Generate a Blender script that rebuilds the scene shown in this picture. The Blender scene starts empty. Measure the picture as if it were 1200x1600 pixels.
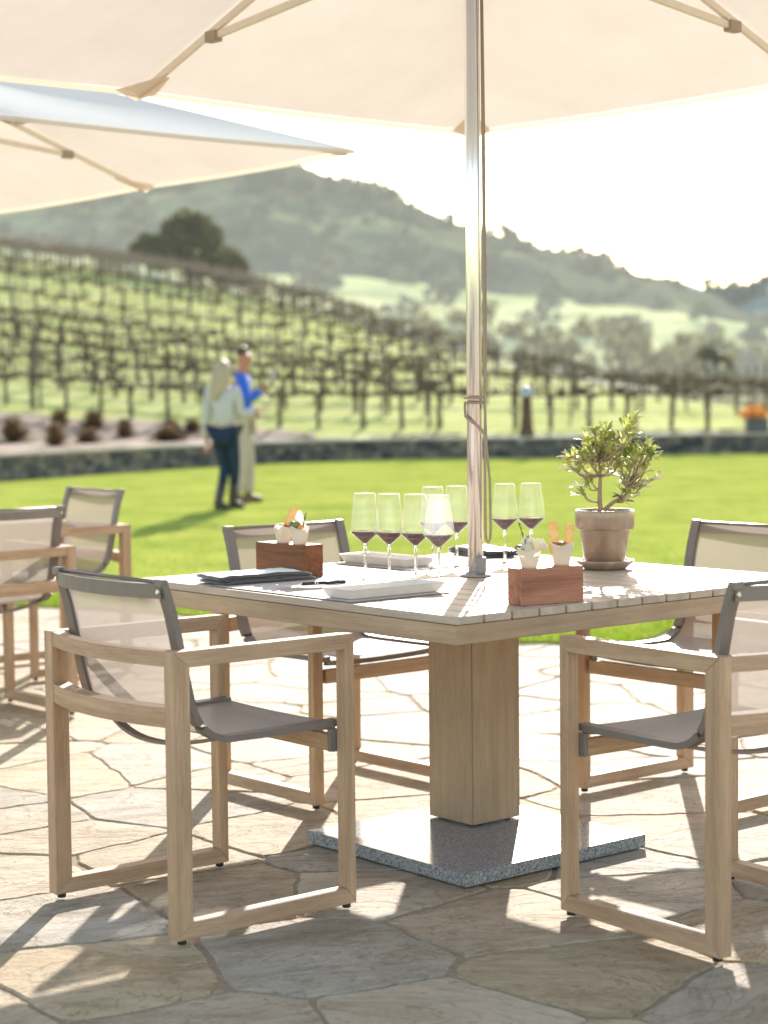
import bpy, bmesh, math, random
from mathutils import Vector, Matrix, noise
from math import sin, cos, pi, radians, sqrt, hypot, atan2, tan

random.seed(7)
sc = bpy.context.scene
COL = sc.collection
R = random.Random(11)

# ------------------------------------------------------------------ materials
def new_mat(name):
    m = bpy.data.materials.new(name); m.use_nodes = True
    nt = m.node_tree; b = nt.nodes['Principled BSDF']
    return m, nt, b

def nd(nt, t, **kw):
    n = nt.nodes.new(t)
    for k, v in kw.items():
        if k in n.inputs.keys() if hasattr(n.inputs, 'keys') else False:
            n.inputs[k].default_value = v
        else:
            setattr(n, k, v)
    return n

def lk(nt, a, b): nt.links.new(a, b)

def coords(nt, kind='Object', attr=None, scale=(1, 1, 1), rot=(0, 0, 0)):
    if attr:
        a = nt.nodes.new('ShaderNodeAttribute'); a.attribute_name = attr; out = a.outputs['Vector']
    else:
        out = nt.nodes.new('ShaderNodeTexCoord').outputs[kind]
    mp = nt.nodes.new('ShaderNodeMapping'); mp.inputs['Scale'].default_value = scale
    mp.inputs['Rotation'].default_value = rot
    lk(nt, out, mp.inputs['Vector'])
    return mp.outputs['Vector']

def noi(nt, vec, scale, detail=3, rough=.55, dist=0):
    n = nt.nodes.new('ShaderNodeTexNoise')
    n.inputs['Scale'].default_value = scale; n.inputs['Detail'].default_value = detail
    n.inputs['Roughness'].default_value = rough; n.inputs['Distortion'].default_value = dist
    lk(nt, vec, n.inputs['Vector'])
    return n.outputs['Fac']

def ramp(nt, fac, stops, interp='LINEAR'):
    r = nt.nodes.new('ShaderNodeValToRGB'); r.color_ramp.interpolation = interp
    el = r.color_ramp.elements
    while len(el) < len(stops): el.new(.5)
    for e, (p, c) in zip(el, stops):
        e.position = p
        e.color = (c[0], c[1], c[2], 1) if isinstance(c, (tuple, list)) else (c, c, c, 1)
    lk(nt, fac, r.inputs['Fac'])
    return r.outputs['Color']

def mixc(nt, fac, a, b, mode='MIX'):
    m = nt.nodes.new('ShaderNodeMix'); m.data_type = 'RGBA'; m.blend_type = mode
    for inp, v in ((m.inputs['Factor'], fac), (m.inputs['A'] if False else m.inputs[6], a), (m.inputs[7], b)):
        if isinstance(v, (int, float)): inp.default_value = v
        elif isinstance(v, (tuple, list)): inp.default_value = (v[0], v[1], v[2], 1)
        else: lk(nt, v, inp)
    return m.outputs[2]

def bump(nt, b, h, strength=.3, dist=.01):
    n = nt.nodes.new('ShaderNodeBump'); n.inputs['Strength'].default_value = strength
    n.inputs['Distance'].default_value = dist
    lk(nt, h, n.inputs['Height']); lk(nt, n.outputs['Normal'], b.inputs['Normal'])
    return n.outputs['Normal']

def simple(name, col, rough=.6, metal=0, spec=.5, var=0, scale=20, coat=0):
    m, nt, b = new_mat(name)
    b.inputs['Roughness'].default_value = rough; b.inputs['Metallic'].default_value = metal
    b.inputs['Specular IOR Level'].default_value = spec
    if coat: b.inputs['Coat Weight'].default_value = coat; b.inputs['Coat Roughness'].default_value = .08
    v = max(var, .06)
    f = noi(nt, coords(nt), scale, 4)
    c = ramp(nt, f, [(.25, tuple(x*(1-v) for x in col)), (.75, tuple(min(1, x*(1+v)) for x in col))])
    lk(nt, c, b.inputs['Base Color'])
    return m

def wood(name, dark, light, rough=.6, fine=260, coarse=26, contrast=1.0, spec=.35, bs=.25):
    m, nt, b = new_mat(name)
    v = coords(nt, attr='gc', scale=(1, 1, .06))
    f1 = noi(nt, v, coarse, 3, .6, .6); f2 = noi(nt, v, fine, 3, .7)
    v3 = coords(nt, attr='gc'); f3 = noi(nt, v3, 5, 3)
    base = ramp(nt, f1, [(.3, dark), (.7, light)])
    fin = ramp(nt, f2, [(.3, .72), (.62, 1.08)])
    c = mixc(nt, .75*contrast, base, mixc(nt, 1, base, fin, 'MULTIPLY'))
    c = mixc(nt, .5, c, mixc(nt, 1, c, ramp(nt, f3, [(.3, .78), (.7, 1.12)]), 'MULTIPLY'))
    lk(nt, c, b.inputs['Base Color']); b.inputs['Roughness'].default_value = rough
    b.inputs['Specular IOR Level'].default_value = spec
    bump(nt, b, f2, bs, .002)
    return m

def mixed(name, col, trans=0., transp=0., rough=.8, gloss=0., weave=0, colnode=None, tcol=None):
    """diffuse + translucent (+ transparent) thin material: cloth, leaves, paper."""
    m = bpy.data.materials.new(name); m.use_nodes = True; nt = m.node_tree
    nt.nodes.clear()
    out = nt.nodes.new('ShaderNodeOutputMaterial')
    d = nt.nodes.new('ShaderNodeBsdfDiffuse'); t = nt.nodes.new('ShaderNodeBsdfTranslucent')
    c = colnode(nt) if colnode else None
    for s in (d, t):
        cc = tcol if (s is t and tcol) else col
        if c is not None and not (s is t and tcol): lk(nt, c, s.inputs['Color'])
        else: s.inputs['Color'].default_value = (*cc, 1)
    mx = nt.nodes.new('ShaderNodeMixShader'); mx.inputs['Fac'].default_value = trans
    lk(nt, d.outputs[0], mx.inputs[1]); lk(nt, t.outputs[0], mx.inputs[2])
    cur = mx.outputs[0]
    if gloss:
        g = nt.nodes.new('ShaderNodeBsdfGlossy'); g.inputs['Roughness'].default_value = rough
        fr = nt.nodes.new('ShaderNodeFresnel'); fr.inputs['IOR'].default_value = 1.4
        ml = nt.nodes.new('ShaderNodeMath'); ml.operation = 'MULTIPLY'; ml.inputs[1].default_value = gloss
        lk(nt, fr.outputs[0], ml.inputs[0])
        m2 = nt.nodes.new('ShaderNodeMixShader'); lk(nt, ml.outputs[0], m2.inputs['Fac'])
        lk(nt, cur, m2.inputs[1]); lk(nt, g.outputs[0], m2.inputs[2]); cur = m2.outputs[0]
    if transp:
        tp = nt.nodes.new('ShaderNodeBsdfTransparent')
        m3 = nt.nodes.new('ShaderNodeMixShader')
        if weave:
            v = coords(nt)
            w1 = noi(nt, v, weave, 1)
            mr = nt.nodes.new('ShaderNodeMapRange'); lk(nt, w1, mr.inputs['Value'])
            mr.inputs['From Min'].default_value = .35; mr.inputs['From Max'].default_value = .65
            mr.inputs['To Min'].default_value = transp*.45; mr.inputs['To Max'].default_value = transp*1.55
            lk(nt, mr.outputs[0], m3.inputs['Fac'])
        else: m3.inputs['Fac'].default_value = transp
        lk(nt, cur, m3.inputs[1]); lk(nt, tp.outputs[0], m3.inputs[2]); cur = m3.outputs[0]
    lk(nt, cur, out.inputs['Surface'])
    return m

M = {}
M['teak'] = wood('weathered_teak', (.42, .26, .155), (.575, .385, .25), contrast=.9)
M['slat'] = wood('table_slat_wood', (.46, .355, .265), (.60, .49, .385), rough=.55, contrast=.8)
M['apron'] = wood('apron_wood', (.42, .275, .17), (.55, .385, .25), rough=.55, contrast=.7)
M['pedestal'] = wood('pedestal_panel', (.36, .24, .15), (.44, .315, .205), rough=.38, fine=420, coarse=60, contrast=.5, bs=.05)
M['block'] = wood('walnut_block', (.14, .045, .018), (.30, .105, .045), rough=.45, fine=300, coarse=34)
M['cedar'] = wood('cedar_block', (.27, .10, .055), (.52, .23, .14), rough=.5, fine=300, coarse=30)
M['frame'] = simple('sling_frame_metal', (.215, .18, .16), .42, .25, var=.08)
M['rail'] = simple('sling_rail_metal', (.20, .17, .155), .45, .2, var=.08)
M['frame_light'] = simple('bracket_metal', (.34, .31, .29), .4, .6)
M['screw'] = simple('screw_brass', (.75, .62, .45), .3, .9)
M['rubber'] = simple('black_rubber', (.03, .03, .03), .7)
M['sling'] = mixed('sling_mesh', (.40, .345, .305), .40, .17, weave=900)
M['sling_seat'] = mixed('seat_mesh', (.38, .345, .33), .25, .03, gloss=.5, rough=.5)
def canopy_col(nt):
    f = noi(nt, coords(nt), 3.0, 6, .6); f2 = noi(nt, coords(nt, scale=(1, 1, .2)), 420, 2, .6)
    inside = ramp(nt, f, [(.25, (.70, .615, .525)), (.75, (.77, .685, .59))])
    outside = ramp(nt, f, [(.25, (.95, .92, .88)), (.75, (.97, .95, .92))])      # upper face coloured paler to look brightly lit
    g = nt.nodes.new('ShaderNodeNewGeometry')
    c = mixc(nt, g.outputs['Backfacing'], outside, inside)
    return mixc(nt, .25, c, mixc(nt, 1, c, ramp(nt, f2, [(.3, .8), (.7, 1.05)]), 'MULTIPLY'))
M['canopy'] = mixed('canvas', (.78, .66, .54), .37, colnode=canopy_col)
M['canopy_trim'] = mixed('canvas_trim', (.80, .69, .57), .33)
M['steel'] = simple('stainless_steel', (.93, .93, .93), .2, 1, var=.03, scale=6)
M['rib'] = simple('rib_metal', (.80, .72, .62), .4, .3)
M['joint'] = simple('rib_joint', (.38, .30, .23), .5, .1)
M['cord'] = simple('cord_fabric', (.36, .27, .21), .85, var=.2, scale=300)
M['grey_plastic'] = simple('grey_plastic', (.27, .245, .23), .5)
M['porcelain'] = simple('porcelain', (.84, .76, .68), .18, coat=.3, var=.02)
M['napkin'] = simple('black_napkin', (.045, .034, .038), .42, spec=1.0, var=.25, scale=200)
M['napkin'].node_tree.nodes['Principled BSDF'].inputs['Sheen Weight'].default_value = 1.0; M['napkin'].node_tree.nodes['Principled BSDF'].inputs['Sheen Roughness'].default_value = .35
M['paper'] = mixed('paper', (.80, .78, .77), .25)
M['ink'] = simple('pen_black', (.015, .013, .015), .2, spec=.6)
M['chrome'] = simple('chrome', (.85, .85, .85), .12, 1)
M['cup'] = mixed('cup_card', (.86, .78, .66), .35)
M['cracker'] = mixed('cracker', (.80, .50, .20), .22, colnode=lambda nt: ramp(nt, noi(nt, coords(nt), 120, 4), [(.3, (.82, .52, .18)), (.7, (.92, .70, .36))]))
M['nut'] = simple('nuts', (.42, .13, .075), .45, var=.4, scale=150)
M['olive'] = simple('olive', (.13, .17, .045), .3, var=.2, coat=.4)
M['carrot'] = simple('dried_apricot', (.75, .30, .06), .45, var=.2)
M['cheese'] = mixed('cheese', (.90, .83, .68), .4)
M['rosemary'] = simple('rosemary', (.10, .13, .07), .7, var=.3, scale=100)
M['pot'] = None
M['bark'] = simple('bark_pale', (.34, .24, .17), .85, var=.3, scale=60)
M['soil'] = simple('soil', (.10, .065, .04), .95, var=.5, scale=150)
M['vine_far'] = simple('vine_bark_far', (.20, .155, .12), .95, var=.3, scale=40)  # bark of the far vines lightened, haze put into the colour
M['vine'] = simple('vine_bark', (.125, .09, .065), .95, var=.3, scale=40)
M['cane'] = simple('vine_cane', (.30, .235, .185), .9, var=.3, scale=40)
M['post'] = simple('stake_wood', (.16, .13, .11), .9, var=.3, scale=8)
M['wire'] = simple('wire', (.22, .18, .15), .6, .2)
M['glint_line'] = simple('glinting_line', (.72, .64, .52), .5)  # pale colour stands for glints on the wires and a drip line
M['skin'] = simple('skin', (.55, .27, .185), .5, var=.08, scale=10)
M['skin2'] = simple('skin_tan', (.44, .19, .12), .5, var=.08, scale=10)
M['blond'] = simple('blond_hair', (.46, .35, .23), .5, var=.18, scale=60)
M['brown_hair'] = simple('brown_hair', (.085, .052, .035), .5, var=.2, scale=60)
M['knit'] = simple('grey_knit', (.50, .48, .47), .9, var=.08, scale=60)
M['jeans'] = simple('navy_denim', (.010, .026, .062), .85, var=.2, scale=60)
M['boot'] = simple('dark_boot', (.06, .05, .05), .6)
M['shirt'] = simple('blue_shirt', (.025, .12, .60), .8, var=.1, scale=30)
M['khaki'] = simple('khaki', (.50, .42, .36), .85, var=.1, scale=30)
M['shoe'] = simple('brown_shoe', (.16, .09, .06), .6)
M['eye'] = simple('eye', (.05, .04, .04), .2)
M['flower'] = mixed('orange_petals', (.72, .33, .10), .4)
M['darkpot'] = simple('dark_planter', (.10, .10, .11), .6, var=.2, scale=12)
M['bollard'] = simple('rusted_steel', (.13, .065, .04), .65, .3, var=.4, scale=9)
M['cap_metal'] = simple('cap_metal', (.35, .38, .40), .18, .9)

def glazed():
    m, nt, b = new_mat('glazed_clay')
    v = coords(nt, scale=(1, 1, .25)); f = noi(nt, v, 22, 4, .6); f2 = noi(nt, coords(nt), 8, 3)
    c = ramp(nt, f, [(.3, (.24, .15, .10)), (.55, (.38, .26, .185)), (.75, (.52, .40, .31))])
    c = mixc(nt, .4, c, ramp(nt, f2, [(.35, (.17, .10, .065)), (.65, (.38, .26, .19))]))
    lk(nt, c, b.inputs['Base Color']); b.inputs['Roughness'].default_value = .28
    b.inputs['Coat Weight'].default_value = .9; b.inputs['Coat Roughness'].default_value = .06
    bump(nt, b, f, .12, .004)
    return m
M['pot'] = glazed()

def granite():
    m, nt, b = new_mat('granite')
    v = coords(nt)
    f = noi(nt, v, 230, 2, .7)
    vo = nt.nodes.new('ShaderNodeTexVoronoi'); vo.inputs['Scale'].default_value = 260; lk(nt, v, vo.inputs['Vector'])
    c = ramp(nt, f, [(.36, (.03, .03, .035)), (.47, (.17, .17, .18)), (.6, (.32, .32, .33)), (.72, (.55, .53, .51))])
    c2 = ramp(nt, vo.outputs['Color'], [(.2, (.07, .07, .075)), (.55, (.36, .36, .37)), (.9, (.56, .53, .50))])
    c = mixc(nt, .5, c, c2)
    lk(nt, c, b.inputs['Base Color'])
    g = nt.nodes.new('ShaderNodeNewGeometry'); s = nt.nodes.new('ShaderNodeSeparateXYZ'); lk(nt, g.outputs['Normal'], s.inputs[0])
    r = nt.nodes.new('ShaderNodeMapRange'); lk(nt, s.outputs['Z'], r.inputs['Value'])
    r.inputs['From Min'].default_value = .5; r.inputs['From Max'].default_value = .9
    r.inputs['To Min'].default_value = .6; r.inputs['To Max'].default_value = .16
    lk(nt, r.outputs[0], b.inputs['Roughness']); b.inputs['Specular IOR Level'].default_value = .22
    return m
M['granite'] = granite()

def flagstone():
    m, nt, b = new_mat('flagstone')
    a = nt.nodes.new('ShaderNodeAttribute'); a.attribute_name = 'tint'
    v = coords(nt, attr='gc', scale=(1, .7, 1)); vi = coords(nt, attr='gc')
    f1 = noi(nt, vi, 2.4, 6, .62, .9); f2 = noi(nt, v, 7, 8, .68, 1.6); f3 = noi(nt, vi, 95, 4, .7)
    f4 = noi(nt, v, 3.4, 9, .60, 1.1); f5 = noi(nt, coords(nt, attr='gc', scale=(1, .35, 1)), 26, 5, .6, .8)
    # delaminated sheets: soft contour steps of a warped height
    st = ramp(nt, f4, [(.30, 0.0), (.395, .16), (.405, .30), (.47, .36), (.478, .52), (.55, .58), (.556, .74), (.66, .80), (.668, 1.0)])
    base = mixc(nt, 1, a.outputs['Color'], ramp(nt, f4, [(.28, (.86, .80, .70)), (.402, (.98, .95, .90)), (.474, (1.0, 1.0, 1.0)), (.553, (1.10, 1.10, 1.10)), (.67, (1.0, 1.03, 1.08))]), 'MULTIPLY')
    base = mixc(nt, 1, base, ramp(nt, f2, [(.28, (.74, .71, .67)), (.5, (1, 1, 1)), (.7, (1.13, 1.12, 1.10))]), 'MULTIPLY')
    base = mixc(nt, .6, base, mixc(nt, 1, base, ramp(nt, f1, [(.3, (.76, .68, .56)), (.5, (1, 1, 1)), (.72, (1.08, 1.09, 1.12))]), 'MULTIPLY'))
    base = mixc(nt, .35, base, mixc(nt, 1, base, ramp(nt, f5, [(.36, .78), (.6, 1.08)]), 'MULTIPLY'))
    base = mixc(nt, ramp(nt, f1, [(.66, 0.0), (.74, .45)]), base, (.40, .25, .11))
    base = mixc(nt, .4, base, mixc(nt, 1, base, ramp(nt, f3, [(.3, .66), (.6, 1.08)]), 'MULTIPLY'))
    # hairline cracks along the sheet edges
    for c0, wd in ((.400, .006), (.474, .004), (.553, .005)):
        base = mixc(nt, ramp(nt, f4, [(c0-wd*1.6, 0.0), (c0, .55), (c0+wd*1.6, 0.0)]), base, mixc(nt, 1, base, (.42, .36, .30), 'MULTIPLY'))
    lk(nt, base, b.inputs['Base Color']); b.inputs['Roughness'].default_value = .78
    b.inputs['Specular IOR Level'].default_value = .22
    h = mixc(nt, .30, st, f2); h = mixc(nt, .18, h, f3)
    bump(nt, b, h, 1.0, .018)
    return m
M['stone'] = flagstone()

def ground_mat(name, stops, scale, detail=5, bumpd=.02, rough=.95, extra=None):
    m, nt, b = new_mat(name)
    v = coords(nt); f = noi(nt, v, scale, detail, .65)
    c = ramp(nt, f, stops)
    if extra:
        f2 = noi(nt, v, extra[0], 4, .6); c = mixc(nt, extra[1], c, mixc(nt, 1, c, ramp(nt, f2, [(.3, extra[2]), (.7, extra[3])]), 'MULTIPLY'))
    lk(nt, c, b.inputs['Base Color']); b.inputs['Roughness'].default_value = rough
    b.inputs['Specular IOR Level'].default_value = .1
    bump(nt, b, f, .5, bumpd)
    return m
M['mortar'] = ground_mat('mortar', [(.3, (.30, .225, .15)), (.7, (.44, .345, .24))], 60, 5, .006)
def lawn_mat(name, stops, scale, extra, tr=.35):
    def cn(nt):
        v = coords(nt); f = noi(nt, v, scale, 6, .7); c = ramp(nt, f, stops)
        f2 = noi(nt, v, extra[0], 4, .6)
        c = mixc(nt, 1, c, ramp(nt, f2, [(.3, extra[1]), (.7, extra[2])]), 'MULTIPLY')
        return c
    m = bpy.data.materials.new(name); m.use_nodes = True; nt = m.node_tree; b = nt.nodes['Principled BSDF']
    lk(nt, cn(nt), b.inputs['Base Color']); b.inputs['Roughness'].default_value = .9
    b.inputs['Specular IOR Level'].default_value = 0
    f3 = noi(nt, coords(nt), scale*2, 4, .7); bump(nt, b, f3, .8, .04)
    return m
M['lawn'] = lawn_mat('lawn_grass', [(.25, (.26, .305, .058)), (.5, (.36, .40, .082)), (.75, (.47, .49, .13))], 5, (.9, (.74, .80, .72), (1.22, 1.14, 1.15)))
M['blade'] = mixed('grass_blade', (.20, .30, .02), .5)
M['vground'] = lawn_mat('vineyard_grass', [(.25, (.40, .42, .12)), (.5, (.56, .56, .22)), (.78, (.78, .74, .42))], 1.6, (.35, (.75, .8, .7), (1.2, 1.15, 1.2)))
M['mulch'] = ground_mat('mulch', [(.3, (.22, .145, .10)), (.7, (.42, .31, .225))], 12, 5, .04)
M['dryshrub'] = mixed('dry_shrub', (.15, .10, .06), .25, colnode=lambda nt: ramp(nt, noi(nt, coords(nt), 8, 3), [(.3, (.12, .08, .05)), (.7, (.34, .225, .135))]))

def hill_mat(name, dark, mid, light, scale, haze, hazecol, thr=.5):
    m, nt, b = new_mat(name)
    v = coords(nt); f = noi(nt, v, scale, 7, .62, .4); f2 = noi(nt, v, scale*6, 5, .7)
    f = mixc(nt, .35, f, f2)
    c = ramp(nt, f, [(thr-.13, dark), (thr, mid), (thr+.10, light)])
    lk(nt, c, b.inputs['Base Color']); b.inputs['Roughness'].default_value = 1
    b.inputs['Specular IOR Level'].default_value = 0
    # haze imitated by a faint glow put into the hill surface
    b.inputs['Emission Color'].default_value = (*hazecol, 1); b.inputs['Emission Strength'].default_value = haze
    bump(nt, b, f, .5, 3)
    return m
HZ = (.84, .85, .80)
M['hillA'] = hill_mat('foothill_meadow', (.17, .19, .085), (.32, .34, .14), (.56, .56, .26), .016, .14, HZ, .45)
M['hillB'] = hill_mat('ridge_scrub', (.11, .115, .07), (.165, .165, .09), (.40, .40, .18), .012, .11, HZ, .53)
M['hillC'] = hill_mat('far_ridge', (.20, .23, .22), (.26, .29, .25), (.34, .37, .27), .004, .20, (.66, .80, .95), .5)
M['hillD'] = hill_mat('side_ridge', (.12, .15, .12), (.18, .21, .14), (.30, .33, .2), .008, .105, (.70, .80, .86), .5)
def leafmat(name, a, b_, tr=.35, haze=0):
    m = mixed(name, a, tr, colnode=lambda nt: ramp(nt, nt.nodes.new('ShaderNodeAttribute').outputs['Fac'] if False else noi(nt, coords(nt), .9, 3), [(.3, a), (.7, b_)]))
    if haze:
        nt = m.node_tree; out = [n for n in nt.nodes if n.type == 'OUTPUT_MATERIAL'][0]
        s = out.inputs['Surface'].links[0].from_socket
        e = nt.nodes.new('ShaderNodeEmission'); e.inputs['Color'].default_value = (*HZ, 1); e.inputs['Strength'].default_value = haze  # distance haze imitated by a weak glow added to the leaves
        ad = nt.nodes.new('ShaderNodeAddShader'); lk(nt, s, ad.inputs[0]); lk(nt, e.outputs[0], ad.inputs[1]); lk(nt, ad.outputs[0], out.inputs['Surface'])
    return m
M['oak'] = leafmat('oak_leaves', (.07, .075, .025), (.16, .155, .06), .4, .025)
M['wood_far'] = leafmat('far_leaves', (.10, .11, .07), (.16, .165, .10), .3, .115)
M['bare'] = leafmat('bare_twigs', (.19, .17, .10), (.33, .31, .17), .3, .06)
M['bluetree'] = leafmat('hazed_leaves', (.06, .085, .075), (.11, .14, .115), .3, .085)  # bluish tint and glow stand for haze over the distant trees
M['bush_leaf'] = mixed('small_tree_leaf', (.30, .33, .06), .58, gloss=1.0, rough=.33, colnode=lambda nt: ramp(nt, noi(nt, coords(nt), 26, 2), [(.32, (.22, .28, .06)), (.5, (.50, .55, .15)), (.68, (.74, .72, .24))]))

def stonewall():
    m, nt, b = new_mat('dry_stone')
    v = coords(nt, scale=(1, 1, 1.7))
    vo = nt.nodes.new('ShaderNodeTexVoronoi'); vo.inputs['Scale'].default_value = 4.2; lk(nt, v, vo.inputs['Vector'])
    ve = nt.nodes.new('ShaderNodeTexVoronoi'); ve.feature = 'DISTANCE_TO_EDGE'; ve.inputs['Scale'].default_value = 4.2; lk(nt, v, ve.inputs['Vector'])
    c = ramp(nt, vo.outputs['Color'], [(.1, (.05, .05, .06)), (.5, (.14, .125, .115)), (.85, (.27, .22, .17)), (1, (.34, .36, .40))])
    c = mixc(nt, ramp(nt, ve.outputs['Distance'], [(.0, 1.0), (.05, 0.0)]), c, (.03, .028, .026))
    lk(nt, c, b.inputs['Base Color']); b.inputs['Roughness'].default_value = .8
    bump(nt, b, ramp(nt, ve.outputs['Distance'], [(0, 0.0), (.1, 1.0)]), .8, .03)
    return m
M['drystone'] = stonewall()
M['capstone'] = simple('cap_stone', (.50, .42, .34), .7, var=.15, scale=3)

def thin_glass(name, veil=0.03, tint=(1, 1, 1)):
    m = bpy.data.materials.new(name); m.use_nodes = True; nt = m.node_tree; nt.nodes.clear()
    out = nt.nodes.new('ShaderNodeOutputMaterial')
    tp = nt.nodes.new('ShaderNodeBsdfTransparent'); tp.inputs['Color'].default_value = (*tint, 1)
    g = nt.nodes.new('ShaderNodeBsdfGlossy'); g.inputs['Roughness'].default_value = .02
    lw = nt.nodes.new('ShaderNodeLayerWeight'); lw.inputs['Blend'].default_value = .35
    r = ramp(nt, lw.outputs['Facing'], [(.0, .06), (.45, .09), (.75, .30), (1.0, .95)])
    m1 = nt.nodes.new('ShaderNodeMixShader'); lk(nt, r, m1.inputs['Fac']); lk(nt, tp.outputs[0], m1.inputs[1]); lk(nt, g.outputs[0], m1.inputs[2])
    d = nt.nodes.new('ShaderNodeBsdfDiffuse'); d.inputs['Color'].default_value = (.9, .9, .88, 1)
    t = nt.nodes.new('ShaderNodeBsdfTranslucent'); t.inputs['Color'].default_value = (.9, .9, .88, 1)
    a = nt.nodes.new('ShaderNodeMixShader'); a.inputs[0].default_value = .5; lk(nt, d.outputs[0], a.inputs[1]); lk(nt, t.outputs[0], a.inputs[2])
    f = noi(nt, coords(nt, scale=(1, 1, .35)), 40, 3)
    rv = ramp(nt, f, [(.3, veil*.5), (.75, veil*1.8)])
    ed = ramp(nt, lw.outputs['Facing'], [(.55, 0.0), (.82, .14), (.97, .62)])   # white painted towards the bowl edges, standing for refracted bright sky
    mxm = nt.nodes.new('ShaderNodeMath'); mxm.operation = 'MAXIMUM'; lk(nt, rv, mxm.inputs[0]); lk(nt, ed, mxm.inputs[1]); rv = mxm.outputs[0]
    m2 = nt.nodes.new('ShaderNodeMixShader'); lk(nt, rv, m2.inputs['Fac']); lk(nt, m1.outputs[0], m2.inputs[1]); lk(nt, a.outputs[0], m2.inputs[2])
    lk(nt, m2.outputs[0], out.inputs['Surface'])
    return m
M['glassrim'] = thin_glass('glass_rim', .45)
M['glass'] = thin_glass('clear_glass', .04)
M['glass_veiled'] = thin_glass('veiled_glass', .20)  # bowl with a stronger white veil mixed in
def wine():
    m, nt, b = new_mat('red_wine')
    c = ramp(nt, noi(nt, coords(nt), 15, 2), [(.3, (.075, .035, .04)), (.7, (.12, .055, .06))])
    lk(nt, c, b.inputs['Base Color'])
    b.inputs['Roughness'].default_value = .03; b.inputs['Transmission Weight'].default_value = .85; b.inputs['IOR'].default_value = 1.33
    return m
M['wine'] = wine()

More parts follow.
